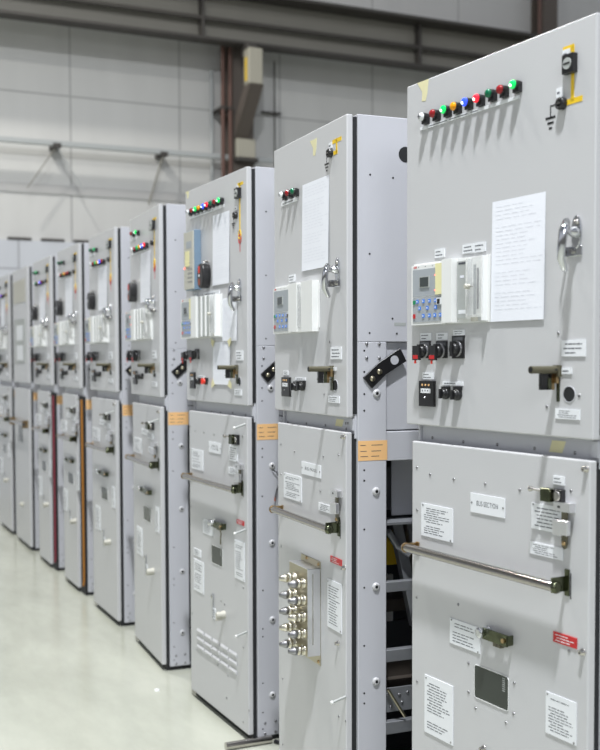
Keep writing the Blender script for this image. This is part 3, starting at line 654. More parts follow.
def build_cabinet(n,X,Y,ry,w,label,paperlabels,variant=None):
    r=random.Random(100+n); rows=SPEC[n if n<=4 else 4]
    ks=1.0 if n<=4 else w/.631
    cab=bpy.data.objects.new('switchgear_cabinet',None); COL.objects.link(cab); cab.location=(X,Y,0); cab.rotation_euler=(0,0,ry)
    cab['label']=label; cab['category']='cabinet'; cab['group']='switchgear cabinets standing in a row'
    cab.empty_display_size=.1
    L=-w; zt,zu,zl,zb=2.25,1.3414,1.2967,.0587; lx0,lx1=(L+.0276,-.0078) if n not in(6,7) else (-.52,-.115)
    # housing
    mb=MB(); mb.box(L+.004,0,.037,1.25,1.571,2.252,'paint_cool_tint')
    mb.box(L+.004,0,.037,.134,.048,1.571,'paint_cool_tint'); mb.box(L+.004,0,1.15,1.25,.048,1.571,'paint_cool_tint')
    mb.box(L+.012,-.010,.134,1.15,1.300,1.571,'paint_cool_tint'); mb.box(L+.012,-.006,.134,1.15,1.205,1.296,'paint_cool_tint')
    mb.box(L+.004,L+.012,.134,1.15,.048,1.571,'inner'); mb.box(L+.012,-.02,1.12,1.15,.048,1.205,'inner'); mb.box(L+.012,-.006,.134,1.15,.048,.062,'galv')
    mb.build('housing',cab,.002)
    mb=MB(); mb.box(L+.02,-.010,.028,1.23,.028,.048,'gasket'); mb.build('plinth',cab)
    mb=MB(); mb.box(L+.010,-.006,.0215,.0365,zu+.01,zt-.006,'gasket'); mb.box(lx0+.006,-.012 if n not in(6,7) else -.004,.0215,.0365,.03,zl-.006,'gasket'); mb.build('gasket_and_dark_gap',cab)  # on two cabinets it widens into a dark sheet painting the gap's shade
    mb=MB(); mb.box(L+.030,-.008,.030,.0368,zl-.02,zu+.02,'paint_cool_tint'); mb.box(L+.026,L+.034,.022,.0365,zl-.01,zu+.01,'paint_cool_tint')
    mb.box(-.030,-.010,.024,.030,zl+.004,zu-.004,'paint_cool_tint')
    mb.build('cross_trim',cab,.0008)
    # doors
    def door(nm,x0,x1,z0,z1,skip):
        mb=MB(); mb.box(x0,x1,0,.021,z0,z1,'paint')
        for row in rows:
            kd,name,a,b=row[:4]
            if kd=='dot' and name==skip+':rivet': pad(mb,a*ks,b,.0042,0,'screw',.0015)
        return mb.build(nm,cab)
    ud=door('upper_door',L,0,zu,zt,'upper'); ld=door('lower_door',lx0,lx1,zb,zl,'lower')
    if variant!='plain':
        for dd in(ud,ld): pass
    for d in(ud,ld):
        b=d.modifiers.new('bevel','BEVEL'); b.width=.0035; b.segments=2; b.limit_method='ANGLE'; b.angle_limit=1.2
    # side hardware
    side=SPEC.get('S%d'%(2 if n in(1,2) else 3))
    for kd,name,a,b,_,_,_ in side:
        mb=MB()
        if kd=='sround':
            mb.lathe((0,a,b),(1,0,0),[(0,.013),(.003,.0125),(.006,.008)],'paint',18); mb.cyl((.006,a,b),(.0065,a,b),.005,'black',10); mb.build('round_plug',cab)
        elif kd=='sbolt': mb.dome((0,a,b),(1,0,0),.0055,.004,'screw',10); mb.build('side_bolt',cab)
        else: mb.cyl((0,a,b),(.0006,a,b),.0032,'black',8); mb.build('screw_hole',cab)
    # latch bar on the side
    mb=MB(); mb.prism([(.053,1.463),(.082,1.429),(.130,1.472),(.200,1.512),(.178,1.552),(.105,1.507)],'x',.0,.006,'black')
    o=mb.build('side_latch_plate',cab,.0008)
    for q in((.083,1.459),(.107,1.480)):
        mb=MB(); mb.dome((.006,*q),(1,0,0),.009,.006,'brass',12); mb.build('latch_bolt',o,label='brass bolt')
    mb=MB(); mb.cyl((.006,.158,1.515),(.0068,.158,1.515),.014,'paint_cool_tint',16); mb.build('latch_hole',o,label='round hole showing the pale panel')
    # orange paper tag on the side
    mb=MB(); mb.box(0,.0008,.037,.136,1.209,1.270,'orange_tag')
    for i,zz in enumerate((1.256,1.238,1.222)):
        mb.box(.0008,.001,.045,.062+.004*i,zz-.001,zz+.001,'ink'); mb.box(.0008,.001,.082,.120-.006*i,zz-.001,zz+.001,'ink')
    mb.build('orange_tag',cab,label='orange paper label')
    if n==1:
        pass
    if n in(2,1):
        mb=MB(); mb.cyl((0,.198,2.142),(.0006,.198,2.142),.024,'gasket',20); mb.build('cable_hole',cab)
        mb=MB(); mb.box(0,.0004,.16,.2,1.62,1.63,'modgrey'); mb.build('chalk_mark',cab)
    if n==2: interior(cab,L)
    if n in(3,):
        mb=MB(); mb.tube([(.006,.10,1.092),(.010,.115,1.082),(.008,.127,1.06)],.0022,'black',6); mb.build('loose_wire',cab,label='loose black wire')
        mb=MB(); mb.tube([(.004,.127,1.03),(.012,.115,1.015),(.010,.108,.985)],.0022,'black',6); mb.cyl((.01,.108,.985),(.01,.107,.97),.003,'rust',6); mb.build('loose_wire',cab,label='loose black wire')
    if n in(6,7):
        c='orange_cable' if n==6 else 'purple_cable'
        mb=MB(); mb.tube([(-.014,.010,.09),(-.010,.014,.12),(-.008,.013,.6),(-.010,.012,1.2),(-.014,.012,1.27)],.0065,c,8); mb.build('cable_loop',cab,label='coloured cable along the door gap')
    if variant=='plain':
        mb=MB(); mb.box(L+.1,-.12,-.003,0,1.50,1.85,'modgrey'); mb.box(L+.18,-.2,-.004,-.003,1.68,1.80,'plate_white'); mb.box(L+.18,-.2,-.004,-.003,1.52,1.64,'plate_white'); mb.build('cover_plate',cab)
        mb=MB(); mb.box(L+.05,-.08,-.002,0,1.98,2.16,'rust' if 0 else 'beige'); mb.build('header_plate',cab)
        mb=MB(); mb.tube([(L+.04,-.035,1.02),(-.04,-.035,1.02)],.0125,'barsteel',12); mb.box(L+.045,L+.05,-.045,0,.99,1.05,'zinc'); mb.box(-.05,-.045,-.045,0,.99,1.05,'zinc'); mb.build('grab_bar',cab)
        mb=MB(); mb.box(L+.2,-.3,-.003,0,.86,1.0,'glass'); mb.build('inspection_window',cab)
        mb=MB(); mb.dome((L+.35,0,.36),(0,-1,0),.02,.03,'beige'); mb.build('cream_knob',cab)
        return cab
    pi=0; li=0; cr_x=[(q[2]+q[4])/2*ks for q in rows if q[0]=='slot'][0]
    for (kd,name,a,b,c,d,e) in rows:
        a*=ks; c*=ks
        if kd=='lamp':
            cl=e['col']
            if n>4: cl=variant[0][li%len(variant[0])]; li+=1
            lamp(cab,a,b,cl)
        elif kd in('plate','mini','mini2','text'):
            e=dict(e)
            if kd=='mini': e['rows']=1
            if kd=='mini2': e['rows']=2
            if name=='relay_cover':
                mb=MB(); mb.box(a,c,-.003,0,b,d,'frame_white'); mb.build(name,cab); continue
            nameplate(cab,name,a,b,c,d,e,r)
        elif kd=='relay': relay(cab,a,b,c,d,e,r,n)
        elif kd=='rsw': rsw(cab,a,b,c,d,e)
        elif kd=='knob': knob(cab,a,b,c,d,e)
        elif kd=='handle': e=dict(e); e['lv']=[(q[0]*ks,q[1]) for q in e['lv']]; handle(cab,a,b,c,d,e)
        elif kd=='tape':
            mb=MB(); mb.prism([(a,d),(c,d),(c-.1*(c-a),b+.35*(d-b)),(a+.75*(c-a),b),(a+.42*(c-a),b+.05*(d-b)),(a+.45*(c-a),b+.5*(d-b))],'y',0,-.0006,'tape'); mb.build('masking_tape',cab)
        elif kd=='ttape':
            mb=MB(); mb.prism([(a+.01,d-.002),(c,d-.002),(c-.012,b+.002),(a,b+.002)],'y',.030,.0294,'tape'); mb.build('masking_tape',cab)
        elif kd=='ybar':
            if c-a<d-b: xm=(a+c)/2; a,c=xm-.005,xm+.005
            else: zm=(b+d)/2; b,d=zm-.006,zm+.006
            mb=MB(); mb.box(a,c,-.0008,0,b,d,'yellow'); mb.build('mimic_line',cab,label='yellow line')
        elif kd=='sqsw':
            mb=MB(); mb.box(a,c,-.014,0,b,d,'black'); R=(c-a)*.36; xc,zc=(a+c)/2,(b+d)/2; mb.lathe((xc,-.014,zc),(0,-1,0),[(0,R),(.002,R)],'modgrey',18); mb.box(xc-R*.8,xc+R*.8,-.0168,-.016,zc-.0022,zc+.0022,'black'); mb.build(name,cab,.001)
        elif kd=='btn':
            mb=MB(); mb.lathe((a,0,b),(0,-1,0),[(0,.0135),(.012,.0135),(.014,.011),(.014,.008),(.010,.007)],'black',18); mb.box(a-.006,a+.006,-.0145,-.0115,b-.0015,b+.0015,'steel'); mb.build(name,cab)
        elif kd=='earth':
            mb=MB(); h=d-b; xm=a+(c-a)*.36; mb.box(xm,c,-.0006,0,d-.003,d,'black'); mb.box(xm-.0014,xm+.0014,-.0006,0,b+h*.5,d,'black')
            for f,ww in((.48,.016),(.26,.010),(.04,.005)): mb.box(xm-ww,xm+ww,-.0006,0,b+h*f-.0025,b+h*f+.0025,'black')
            mb.build(name,cab,label='black earth symbol')
        elif kd=='rings':
            h=d-b; xc=(a+c)/2; mb=MB()
            for zc,m in((d-h*.3,'yellow'),(b+h*.45,'red')):
                mb.tube([(xc+.012*math.cos(t),-.001,zc+h*.26*math.sin(t)) for t in [i*PI/8 for i in range(17)]],.0022,m,6)
            mb.box(xc-.002,xc+.002,-.001,0,b-.02,b+h*.2,'red'); mb.build(name,cab,label='yellow and red linked rings')
        elif kd=='paper':
            lab=paperlabels[pi] if pi<len(paperlabels) else paperlabels[-1]; pi+=1
            mb=MB(); W=c-a; H=d-b; NX,NZ=6,8; vs=[]
            def PY(i,j): return -.0006-.0035*j/NZ
            for j in range(NZ+1):
                for i in range(NX+1): vs.append((a+W*i/NX,PY(i,j),d-H*j/NZ))
            nn=len(vs); vs+= [(x,y+.0004,z) for x,y,z in vs]
            fs=[]
            for j in range(NZ):
                for i in range(NX):
                    q=j*(NX+1)+i; f=(q,q+1,q+NX+2,q+NX+1); fs.append(f); fs.append(tuple(nn+k for k in reversed(f)))
            mb.add(vs,fs,'paper',True)
            def py(x,z): return PY(0,(d-z)/H*NZ)-.00012
            for i in range(26):
                zz=d-H*(.05+i*.034)
                if i in(4,15,20): continue
                x=a+W*.08
                while x<a+W*r.uniform(.6,.95):
                    ww=W*r.uniform(.06,.16); yy=py(min(x+ww/2,c-.001),zz); mb.box(x,min(x+ww,c-W*.04),yy-.00012,yy,zz-.0010,zz+.0010,'pale_ink'); x+=ww+W*.04
            p=mb.build('paper_sheet'); p.location=(X,Y,0); p.rotation_euler=(0,0,ry); p['label']=lab; p['category']='paper'; p['group']='printed sheets taped to the cabinet doors'
            if e.get('tape'):
                for q in((a,d),(c,d),(a,b),(c,b)):
                    s=-1 if q[0]==a else 1; t=-1 if q[1]==b else 1
                    m2=MB(); m2.prism([(q[0]-s*.022,q[1]+t*.004),(q[0]+s*.016,q[1]+t*.016),(q[0]+s*.018,q[1]-t*.004),(q[0]-s*.004,q[1]-t*.022)],'y',-.0005 if t<0 and 0 else -.0045,-.005,'tape'); m2.build('tape_piece',p,label='cream masking tape')
        elif kd=='device':
            a,c=-.615,-.500
            mb=MB(); mb.box(a,c,-.030,0,b,d,'bluegrey'); o=mb.build('meter_unit',cab,.002,label='blue grey unit with beige face')
            mb=MB(); mb.box(a,c-.004,-.036,-.030,b+.004,d-.004,'beige'); mb.box(a+.03,c-.02,-.0365,-.036,d-.075,d-.045,'hmi'); 
            for i in range(3):
                for j in range(4): mb.box(a+.05+i*.02,a+.06+i*.02,-.0367,-.036,b+.03+j*.018,b+.038+j*.018,'screw')
            mb.build('front_face',o,.001,label='beige face')
            mb=MB(); mb.box(a+.02,a+.07,-.038,-.0368,b+.10,b+.165,'sticky'); mb.build('sticky_note',o,label='yellow sticky note')
            mb=MB(); mb.dome((a+.01,-.037,b+.095),(0,-1,0),.004,.003,'led'); mb.build('signal_light',o,label='red light lit up')
        elif kd=='pouch':
            xc=(a+c)/2+.014; zc=(b+d)/2-.008; hw=.036; hh=(d-b)/2-.008
            mb=MB(); mb.prism([(xc+hw*math.copysign(abs(math.cos(t))**.8,math.cos(t)),zc+hh*math.copysign(abs(math.sin(t))**.8,math.sin(t))) for t in [i*PI/12 for i in range(24)]],'y',-.001,-.038,'black')
            o=mb.build('hanging_case',cab,.006,label='black rounded case',seg=3)
            mb=MB(); mb.box(xc-.016,xc-.002,-.0395,-.038,zc+.012,zc+.040,'redknob' if n<5 else 'inner'); mb.box(xc-.016,xc-.002,-.0392,-.038,zc-.038,zc-.012,'rust' if n<5 else 'inner'); mb.box(xc-.014,xc-.004,-.0395,-.038,zc-.004,zc+.006,'plate_white'); mb.build('display',o,label='red display' if n<5 else 'dark display')
            mb=MB(); mb.cyl((xc,-.001,zc+hh+.008),(xc,-.02,zc+hh+.008),.005,'steel',10); mb.tube([(xc,-.018,zc+hh+.01),(xc+.004,-.022,zc+hh-.002)],.002,'steel',6); mb.build('hanging_hook',o)
        elif kd=='meter':
            mb=MB(); mb.box(a,c,-.008,0,b,d,'black'); W=c-a;H=d-b
            for i in range(3): mb.lathe((a+W*(.25+i*.22),-.008,d-H*.16),(0,-1,0),[(0,.003),(.001,.003)],'orange_tag',8)
            mb.box(a+W*.15,c-W*.18,-.009,-.008,d-H*.48,d-H*.30,'plate_white')
            for i in range(3): mb.box(a+W*(.25+i*.18),a+W*(.31+i*.18),-.0094,-.009,d-H*.41,d-H*.35,'ink')
            mb.lathe((a+W*.42,-.008,b+H*.34),(0,-1,0),[(0,.003),(.002,.002)],'screw',8); mb.build(name,cab,.0008)
        elif kd=='crank':
            mb=MB(); z=(b+d)/2; x1=cr_x; mb.cyl((x1,-.082,z),(x1,-.006,z),.0085,'olive',16); mb.box(x1-.009,x1+.009,-.010,0,z-.016,z+.010,'olive'); mb.cyl((x1,-.083,z),(x1,-.082,z),.006,'black',12); mb.cyl((x1+.006,-.016,z),(x1+.0095,-.016,z),.003,'black',8); mb.build(name,cab,label='dark olive lever')
        elif kd=='block':
            mb=MB(); s=cr_x-.004; mb.box(s-.010,s,-.046,-.030,b,d,'black'); mb.box(s-.008,s,-.030,-.0,d-.01,d,'black'); mb.box(s-.003,s,-.028,-.018,b,d,'green_zinc'); mb.box(s-.003,s,-.017,-.009,b,d,'zinc'); mb.cyl((s-.006,-.05,b+.012),(s-.006,-.004,b+.010),.0016,'steel',6); mb.build(name,cab)
        elif kd=='slot':
            mb=MB(); mb.box(a,c,-.004,0,b,d,'green_zinc'); mb.box(a,c,-.012,0,d-(d-b)*.35,d,'zinc'); mb.build(name,cab)
        elif kd=='oval':
            xc=(a+c)/2; zc=(b+d)/2; a,c=xc-(c-a)*.58,xc+(c-a)*.58; mb=MB(); mb.prism([(xc+(c-a)/2*math.cos(t),zc+(d-b)/2*math.sin(t)) for t in [i*PI/12 for i in range(24)]],'y',0,-.0008,'gasket'); mb.tube([(xc+(c-a)/2*math.cos(t),-.0006,zc+(d-b)/2*math.sin(t)) for t in [i*PI/12 for i in range(25)]],.0009,'paint_cool_tint',6); mb.build(name,cab)
        elif kd=='tdot':
            mb=MB(); mb.dome((a,.030,b),(0,-1,0),.0045,.003,'screw',10); mb.build('trim_screw',cab)
        elif kd=='block2':
            mb=MB(); mb.box(a-.004,a+(c-a)*.5,-.022,0,b,d,'green_zinc'); mb.box(a+(c-a)*.5,c,-.012,0,b,d,'black'); xc=a+(c-a)*.72; mb.lathe((xc,-.012,(b+d)/2),(0,-1,0),[(0,.012),(.003,.012),(.003,.009)],'steel',16); mb.lathe((xc,-.0135,(b+d)/2),(0,-1,0),[(0,.009),(.001,.009)],'black',12)
            o=mb.build(name,cab,.001)
            q=MB(); zc=(b+d)/2+.008; q.cyl((a-.004,-.016,zc),(a-.022,-.028,zc+.003),.0032,'steel',8); q.lathe((a-.022,-.028,zc+.003),(-.8,-.6,0),[(0,.006),(.008,.0065),(.010,.003)],'steel',10); q.build('key_knob',o)
        elif kd=='hasp':
            xc=a+(c-a)*.55; H=d-b
            mb=MB(); mb.prism([(xc-.009,b+.012),(xc-.006,b+.003),(xc,b),(xc+.006,b+.003),(xc+.009,b+.012),(xc+.009,d),(xc-.009,d)],'y',-.006,-.010,'olive'); mb.dome((xc,-.010,b+.014),(0,-1,0),.006,.005,'zinc',12); mb.cyl((xc,0,b+.014),(xc,-.008,b+.014),.005,'steel',8)
            o=mb.build('hasp',cab,.0008,label='dark hanging bar')
            q=MB(); q.box(a+.000,c+.004,-.018,0,d-H*.19,d,'bright_steel'); q.box(xc-.013,xc-.004,-.0184,-.018,d-H*.12,d-H*.07,'black'); q.build('hasp_bracket',o,.001,label='bright metal bracket')
            q=MB(); q.box(a-.002,xc,-.020,-.0105,b+H*.29,b+H*.62,'bright_steel'); q.box(xc,c+.001,-.022,-.0105,b+H*.32,b+H*.64,'bright_steel'); q.build('foil_wrap',o,.0015,label='shiny foil wrap')
        elif kd=='bolt':
            mb=MB(); mb.lathe((a,0,b),(0,-1,0),[(0,.008),(.003,.008),(.003,.0058),(.012,.0058),(.012,.0035),(.008,.003)],'steel',12); mb.build(name,cab)
        elif kd=='tbolt':
            mb=MB(); mb.cyl((a,0,b),(a-.004,-.042,b-.014),.0042,'modgrey',8); mb.lathe((a-.004,-.042,b-.014),(0,-1,-.3),[(0,.006),(.006,.006),(.007,.004)],'frame_white',10); mb.build(name,cab)
        elif kd=='bar':
            
            z=(b+d)/2; z=1.012 if n!=2 else .995; x0,x1={1:(L+.052,-.078),2:(L+.070,-.062),4:(L+.05,-.05),6:(-.50,-.12),7:(-.50,-.12)}.get(n,(L+.052,-.062))
            mb=MB(); mb.cyl((x0-.002,-.034,z),(x1+.002,-.034,z),.0118,'barsteel',20)
            o=mb.build('grab_bar',cab,label='polished steel bar')
            for xx,s,m in((x0,1,'zinc'),(x1,-1,'green_zinc')):
                q=MB(); q.box(xx-.002,xx+.002,-.044,0,z-.012,z+(.022 if s<0 else .012),m); q.box(xx-.002,xx+.012,-.004,0,z-.022,z+.038 if s<0 else z+.014,m); q.lathe((xx+(.006 if s<0 else -.006),-.034,z),(-s,0,0),[(-.004,.014),(0,.014),(.004,.012),(.005,.006)],m,16); q.build('bar_bracket',o,.0008,label='iridescent zinc bracket')
            q=MB(); q.box(x1+.013,x1+.016,-.0005,0,z-.028,z+.03,'black'); q.build('bracket_slot',o)
        elif kd=='lock':
            zc=b+(d-b)*.72; xa=a+.005
            mb=MB(); mb.lathe((xa,0,zc),(0,-1,0),[(0,.014),(.006,.014),(.006,.010),(.020,.010),(.022,.013),(.032,.013),(.034,.008)],'chrome',18); mb.box(xa,c,-.020,-.016,zc-.016,zc+.012,'green_zinc'); mb.box(c-.004,c,-.020,0,zc-.014,zc+.010,'green_zinc'); mb.cyl((c-.012,-.024,zc-.003),(c-.012,-.02,zc-.003),.006,'zinc',10)
            xm=(a+c)/2+.006; mb.box(xm-.014,xm+.014,-.016,-.003,b,b+.022,'olive'); mb.box(xm-.001,xm+.001,-.0165,-.016,b,b+.018,'black')
            if e.get('chain'): mb.tube([(c-.014,-.022,zc-.01),(c-.006,-.02,zc-.03),(c-.012,-.02,zc-.055),(c-.016,-.018,zc-.075)],.003,'olive',8); mb.lathe((xa+.02,-.02,zc+.004),(0,-1,0),[(0,.012),(.012,.012),(.014,.006)],'chrome',14)
            mb.build(name,cab,.0006)
        elif kd=='window':
            R=.008; P=[]
            for cx_,cz_,t0 in((c-R,d-R,0),(a+R,d-R,PI/2),(a+R,b+R,PI),(c-R,b+R,1.5*PI)): P+=[(cx_+R*math.cos(t0+i*PI/8),cz_+R*math.sin(t0+i*PI/8)) for i in range(5)]
            mb=MB(); mb.prism(P,'y',0,-.0015,'glass'); o=mb.build(name,cab,label='dark glass window')
            q=MB(); q.tube([(p[0],-.001,p[1]) for p in P+[P[0]]],.0011,'frame_white',6); 
            for i in range(7): q.box(c-.022,c-.012,-.0019,-.0015,b+.045+i*.005,b+.047+i*.005,'modgrey')
            q.build('window_rim',o,label='white rim')
        elif kd=='gland':
            a,c=-.365,-.205
            mb=MB(); mb.box(a,c+.002,-.003,0,.528,.868,'brass'); 
            for q in((a+.05,.862),(c-.01,.858),(c-.012,.540)): mb.dome((q[0],-.003,q[1]),(0,-1,0),.006,.005,'zinc')
            mb.box(a,c,-.045,-.003,.565,.845,'brass'); o=mb.build('gland_box',cab,.001,label='brass coloured box of cable glands')
            q=MB(); q.box(c,c+.002,-.046,-.001,.563,.847,'bright_steel'); q.box(a+.0,c+.002,-.046,-.002,.845,.847,'bright_steel'); q.box(c+.002,c+.0028,-.030,-.026,.60,.83,'steel'); q.build('side_plate',o,label='mirror bright side plate')
            for j in range(5):
                for i,xx in enumerate((a+.052,c-.030)):
                    zz=.800-j*.0545-(.004 if i else 0); q=MB()
                    q.lathe((xx,-.045,zz),(0,-1,0),[(0,.018),(.008,.018),(.008,.013),(.014,.013),(.014,.0165),(.022,.0165),(.026,.012)],'nickel',8)
                    q.lathe((xx,-.070,zz),(-.1,-1,-.03),[(0,.010),(.004,.0145),(.012,.0135),(.022,.009),(.030,.006),(.031,.003)],'nickel' if (i+j)%3==0 else 'screw',10)
                    q.build('cable_gland',o)
        elif kd=='latchw':
            W=c-a;H=d-b
            mb=MB(); mb.box(a,a+.02,-.008,0,d-.022,d,'chrome'); mb.box(a+.006,a+.014,-.006,-.001,d-.10,d-.02,'chrome'); mb.dome((a+.010,-.006,d-.011),(0,-1,0),.007,.005,'steel'); mb.build(name,cab,.001)
            q=MB(); q.lathe((c-.025,0,b+H*.42),(0,-1,0),[(0,.016),(.01,.016),(.018,.012),(.03,.014),(.036,.01)],'beige',14); q.box(c-.028,c-.022,-.038,-.01,b+H*.2,b+H*.42,'beige'); q.build('cream_knob',cab)
            q=MB(); q.box(a,a+.04,-.002,0,b,b+.045,'plate_white'); lines(q,a+.005,a+.035,b+.005,b+.04,-.002,4,'ink',r,.3); q.build('nameplate',cab)
        elif kd=='louver':
            W=(c-a)/5; H=(d-b)/3
            for i in range(5):
                for j in range(3):
                    x=a+W*i; z=b+H*(j+.25); q=MB()
                    q.prism([(0,z),(-.005,z+.004),(-.0055,z+.012),(0,z+H*.62)],'x',x+W*.08,x+W*.92,'paint'); q.build('vent_louver',cab,.001)
    return cab
def interior(cab,L):
    def B(nm,m,*a,bev=.001,label=None):
        mb=MB(); mb.box(*a,m); return mb.build(nm,cab,bev,label=label)
    B('side_rail','galv',-.03,-.004,.134,1.15,.797,.828); B('side_rail','galv',-.03,-.004,.134,1.15,.578,.615); B('side_rail','galv',-.03,-.004,.134,1.15,.350,.388)
    B('inner_ledge','galv',-.12,-.02,.134,1.15,1.002,1.012)
    mb=MB(); mb.box(-.03,-.022,.134,1.1,.414,.489,'galv')
    for y,z in((.15,.47),(.16,.43),(.19,.465),(.2,.44),(.22,.47),(.24,.45)): mb.dome((-.022,y,z),(1,0,0),.005,.004,'screw')
    mb.build('bolted_panel',cab)
    B('inner_plate','paint_cool_tint',-.10,-.095,.20,.60,1.02,1.20)
    for dy,x in((.0,-.10),(.07,-.14)):
        mb=MB(); mb.prism([(.19+dy,1.0),(.225+dy,1.0),(.30+dy,.66),(.265+dy,.66)],'x',x,x+.03,'galv'); mb.build('strut',cab,.001)
    mb=MB(); mb.tube([(-.04,.16,.98),(-.06,.2,.93),(-.05,.24,.90)],.011,'galv',10); mb.build('conduit',cab)
    B('inner_plate','galv',-.16,-.155,.17,.30,1.03,1.17)
    B('back_frame','inner',-.34,-.32,.16,.9,.45,.62); B('relay_base','busbrown',-.16,-.06,.17,.5,.43,.50)
    B('insulator_block','yellow',-.26,-.20,.20,.30,.84,.93,label='yellow block')
    B('white_post','frame_white',-.30,-.28,.26,.30,.63,.79)
    B('bus_bar','busbrown',-.20,-.10,.15,1.0,.50,.56); B('bus_bar','busbrown',-.24,-.14,.15,1.0,.70,.74)
    mb=MB(); mb.cyl((-.012,.145,.49),(-.002,.20,.40),.005,'brass',8); mb.build('brass_rod',cab)

WORLD=.50; KEY=430; SIDE=160; EXPO=0.0
# ------------------------------------------------------------------ the row of cabinets
P3=['A']
CABS=[
 (1,-1.8259,0,.0752,.7054,'nearest cabinet with the BUS-SECTION nameplate and nine lamps',['white printed sheet taped to the upper door of the nearest cabinet'],None),
 (2,-2.8729,-.0598,-.0438,.6153,'second cabinet from the right with brass cable gland box on its lower door',['long white sheet taped above the relay of the second cabinet from the right'],None),
 (3,-3.7991,-.0121,.0184,.6931,'third cabinet from the right with louvred lower door and a blue grey meter unit',['long white sheet taped beside the black case on the third cabinet from the right','white sheet taped right of the relay on the third cabinet from the right','white sheet with cream tape corners beside the lever on the third cabinet'],None),
 (4,-4.8684,-.0305,-.0556,.6311,'fourth cabinet from the right with two lamp rows and a black hanging case',['white sheet taped on the fourth cabinet from the right'],None),
 (5,-5.7987,0,0,.595,'fifth cabinet from the right, with an upper pair and a lower row of lamps',['white sheet taped on the fifth cabinet from the right'],(['dgreen','green','clear','dred','green','amber','blue*','dred'],)),
 (6,-6.6688,0,0,.63,'sixth cabinet from the right with an orange cable showing beside its lower door',['white sheet taped on the sixth cabinet from the right'],(['dgreen','dgreen','clear','dred','dgreen','amber','dred','dred'],)),
 (7,-7.5447,0,0,.63,'seventh cabinet from the right with a dark red cable showing beside its lower door',['white sheet taped on the seventh cabinet from the right'],(['dgreen','green','clear','dgreen','dgreen','dred','blue*','dred'],)),
 (8,-8.42,0,0,.666,'plain grey cabinet without lamps, second from the left edge',[''],'plain'),
 (9,-9.29,0,0,.666,'farthest cabinet at the left edge of the row',['white sheet taped on the farthest cabinet at the left edge'],(['dred','dgreen','clear','dred','green','amber','blue*','dred'],)),
]
for a in CABS: build_cabinet(*a)

# ------------------------------------------------------------------ hall
def floor_mat():
    m=mat('floor_epoxy',(.55,.575,.50),.22,spec=.5); nt=m.node_tree; b=nt.nodes['Principled BSDF']
    tc=nt.nodes.new('ShaderNodeTexCoord'); mp=nt.nodes.new('ShaderNodeMapping'); mp.inputs['Scale'].default_value=(.8,2.2,1); mp.inputs['Rotation'].default_value=(0,0,.5)
    n=nt.nodes.new('ShaderNodeTexNoise'); n.inputs['Scale'].default_value=1.6; n.inputs['Detail'].default_value=6; n.inputs['Roughness'].default_value=.62
    nt.links.new(tc.outputs['Object'],mp.inputs['Vector']); nt.links.new(mp.outputs['Vector'],n.inputs['Vector'])
    cr=nt.nodes.new('ShaderNodeValToRGB'); cr.color_ramp.elements[0].position=.3; cr.color_ramp.elements[0].color=(.40,.413,.35,1); cr.color_ramp.elements[1].position=.72; cr.color_ramp.elements[1].color=(.52,.532,.46,1)
    nt.links.new(n.outputs['Fac'],cr.inputs['Fac']); nt.links.new(cr.outputs['Color'],b.inputs['Base Color'])
    r2=nt.nodes.new('ShaderNodeMapRange'); r2.inputs['To Min'].default_value=.12; r2.inputs['To Max'].default_value=.28; nt.links.new(n.outputs['Fac'],r2.inputs['Value']); nt.links.new(r2.outputs['Result'],b.inputs['Roughness'])
floor_mat()
MB().box(-13,6,-14,10,-.1,.028,'floor_epoxy').build('floor',kind='structure')
def wall_mat(name,c1,c2,mortar,bw,bh,off,ms,rough=.6,streak=.06):
    m=mat(name,c1,rough); nt=m.node_tree; b=nt.nodes['Principled BSDF']
    tc=nt.nodes.new('ShaderNodeTexCoord'); sx=nt.nodes.new('ShaderNodeSeparateXYZ'); cb=nt.nodes.new('ShaderNodeCombineXYZ')
    nt.links.new(tc.outputs['Object'],sx.inputs[0]); nt.links.new(sx.outputs['Y'],cb.inputs['X']); nt.links.new(sx.outputs['Z'],cb.inputs['Y'])
    mp=nt.nodes.new('ShaderNodeMapping'); mp.inputs['Location'].default_value=(off[0],off[1],0); nt.links.new(cb.outputs[0],mp.inputs['Vector'])
    br=nt.nodes.new('ShaderNodeTexBrick'); br.offset=0; br.inputs['Scale'].default_value=1; br.inputs['Brick Width'].default_value=bw; br.inputs['Row Height'].default_value=bh; br.inputs['Mortar Size'].default_value=ms; br.inputs['Mortar Smooth'].default_value=.2
    br.inputs['Color1'].default_value=(*c1,1); br.inputs['Color2'].default_value=(*c2,1); br.inputs['Mortar'].default_value=(*mortar,1); nt.links.new(mp.outputs['Vector'],br.inputs['Vector'])
    n=nt.nodes.new('ShaderNodeTexNoise'); n.inputs['Scale'].default_value=1.5; m2=nt.nodes.new('ShaderNodeMapping'); m2.inputs['Scale'].default_value=(3,3,.4); nt.links.new(tc.outputs['Object'],m2.inputs['Vector']); nt.links.new(m2.outputs['Vector'],n.inputs['Vector'])
    mx=nt.nodes.new('ShaderNodeMix'); mx.data_type='RGBA'; mx.blend_type='MULTIPLY'; mx.inputs['Factor'].default_value=1
    mr=nt.nodes.new('ShaderNodeMapRange'); mr.inputs['To Min'].default_value=1-streak; mr.inputs['To Max'].default_value=1+streak; nt.links.new(n.outputs['Fac'],mr.inputs['Value'])
    nt.links.new(br.outputs['Color'],mx.inputs['A']); nt.links.new(mr.outputs['Result'],mx.inputs['B']); nt.links.new(mx.outputs['Result'],b.inputs['Base Color'])
wall_mat('cladding',(.60,.60,.585),(.58,.58,.565),(.36,.36,.355),1.27,2.2,(.12,-.05),.010)
wall_mat('white_block',(.58,.60,.64),(.55,.57,.61),(.38,.39,.42),.85,.42,(.3,.0),.012)
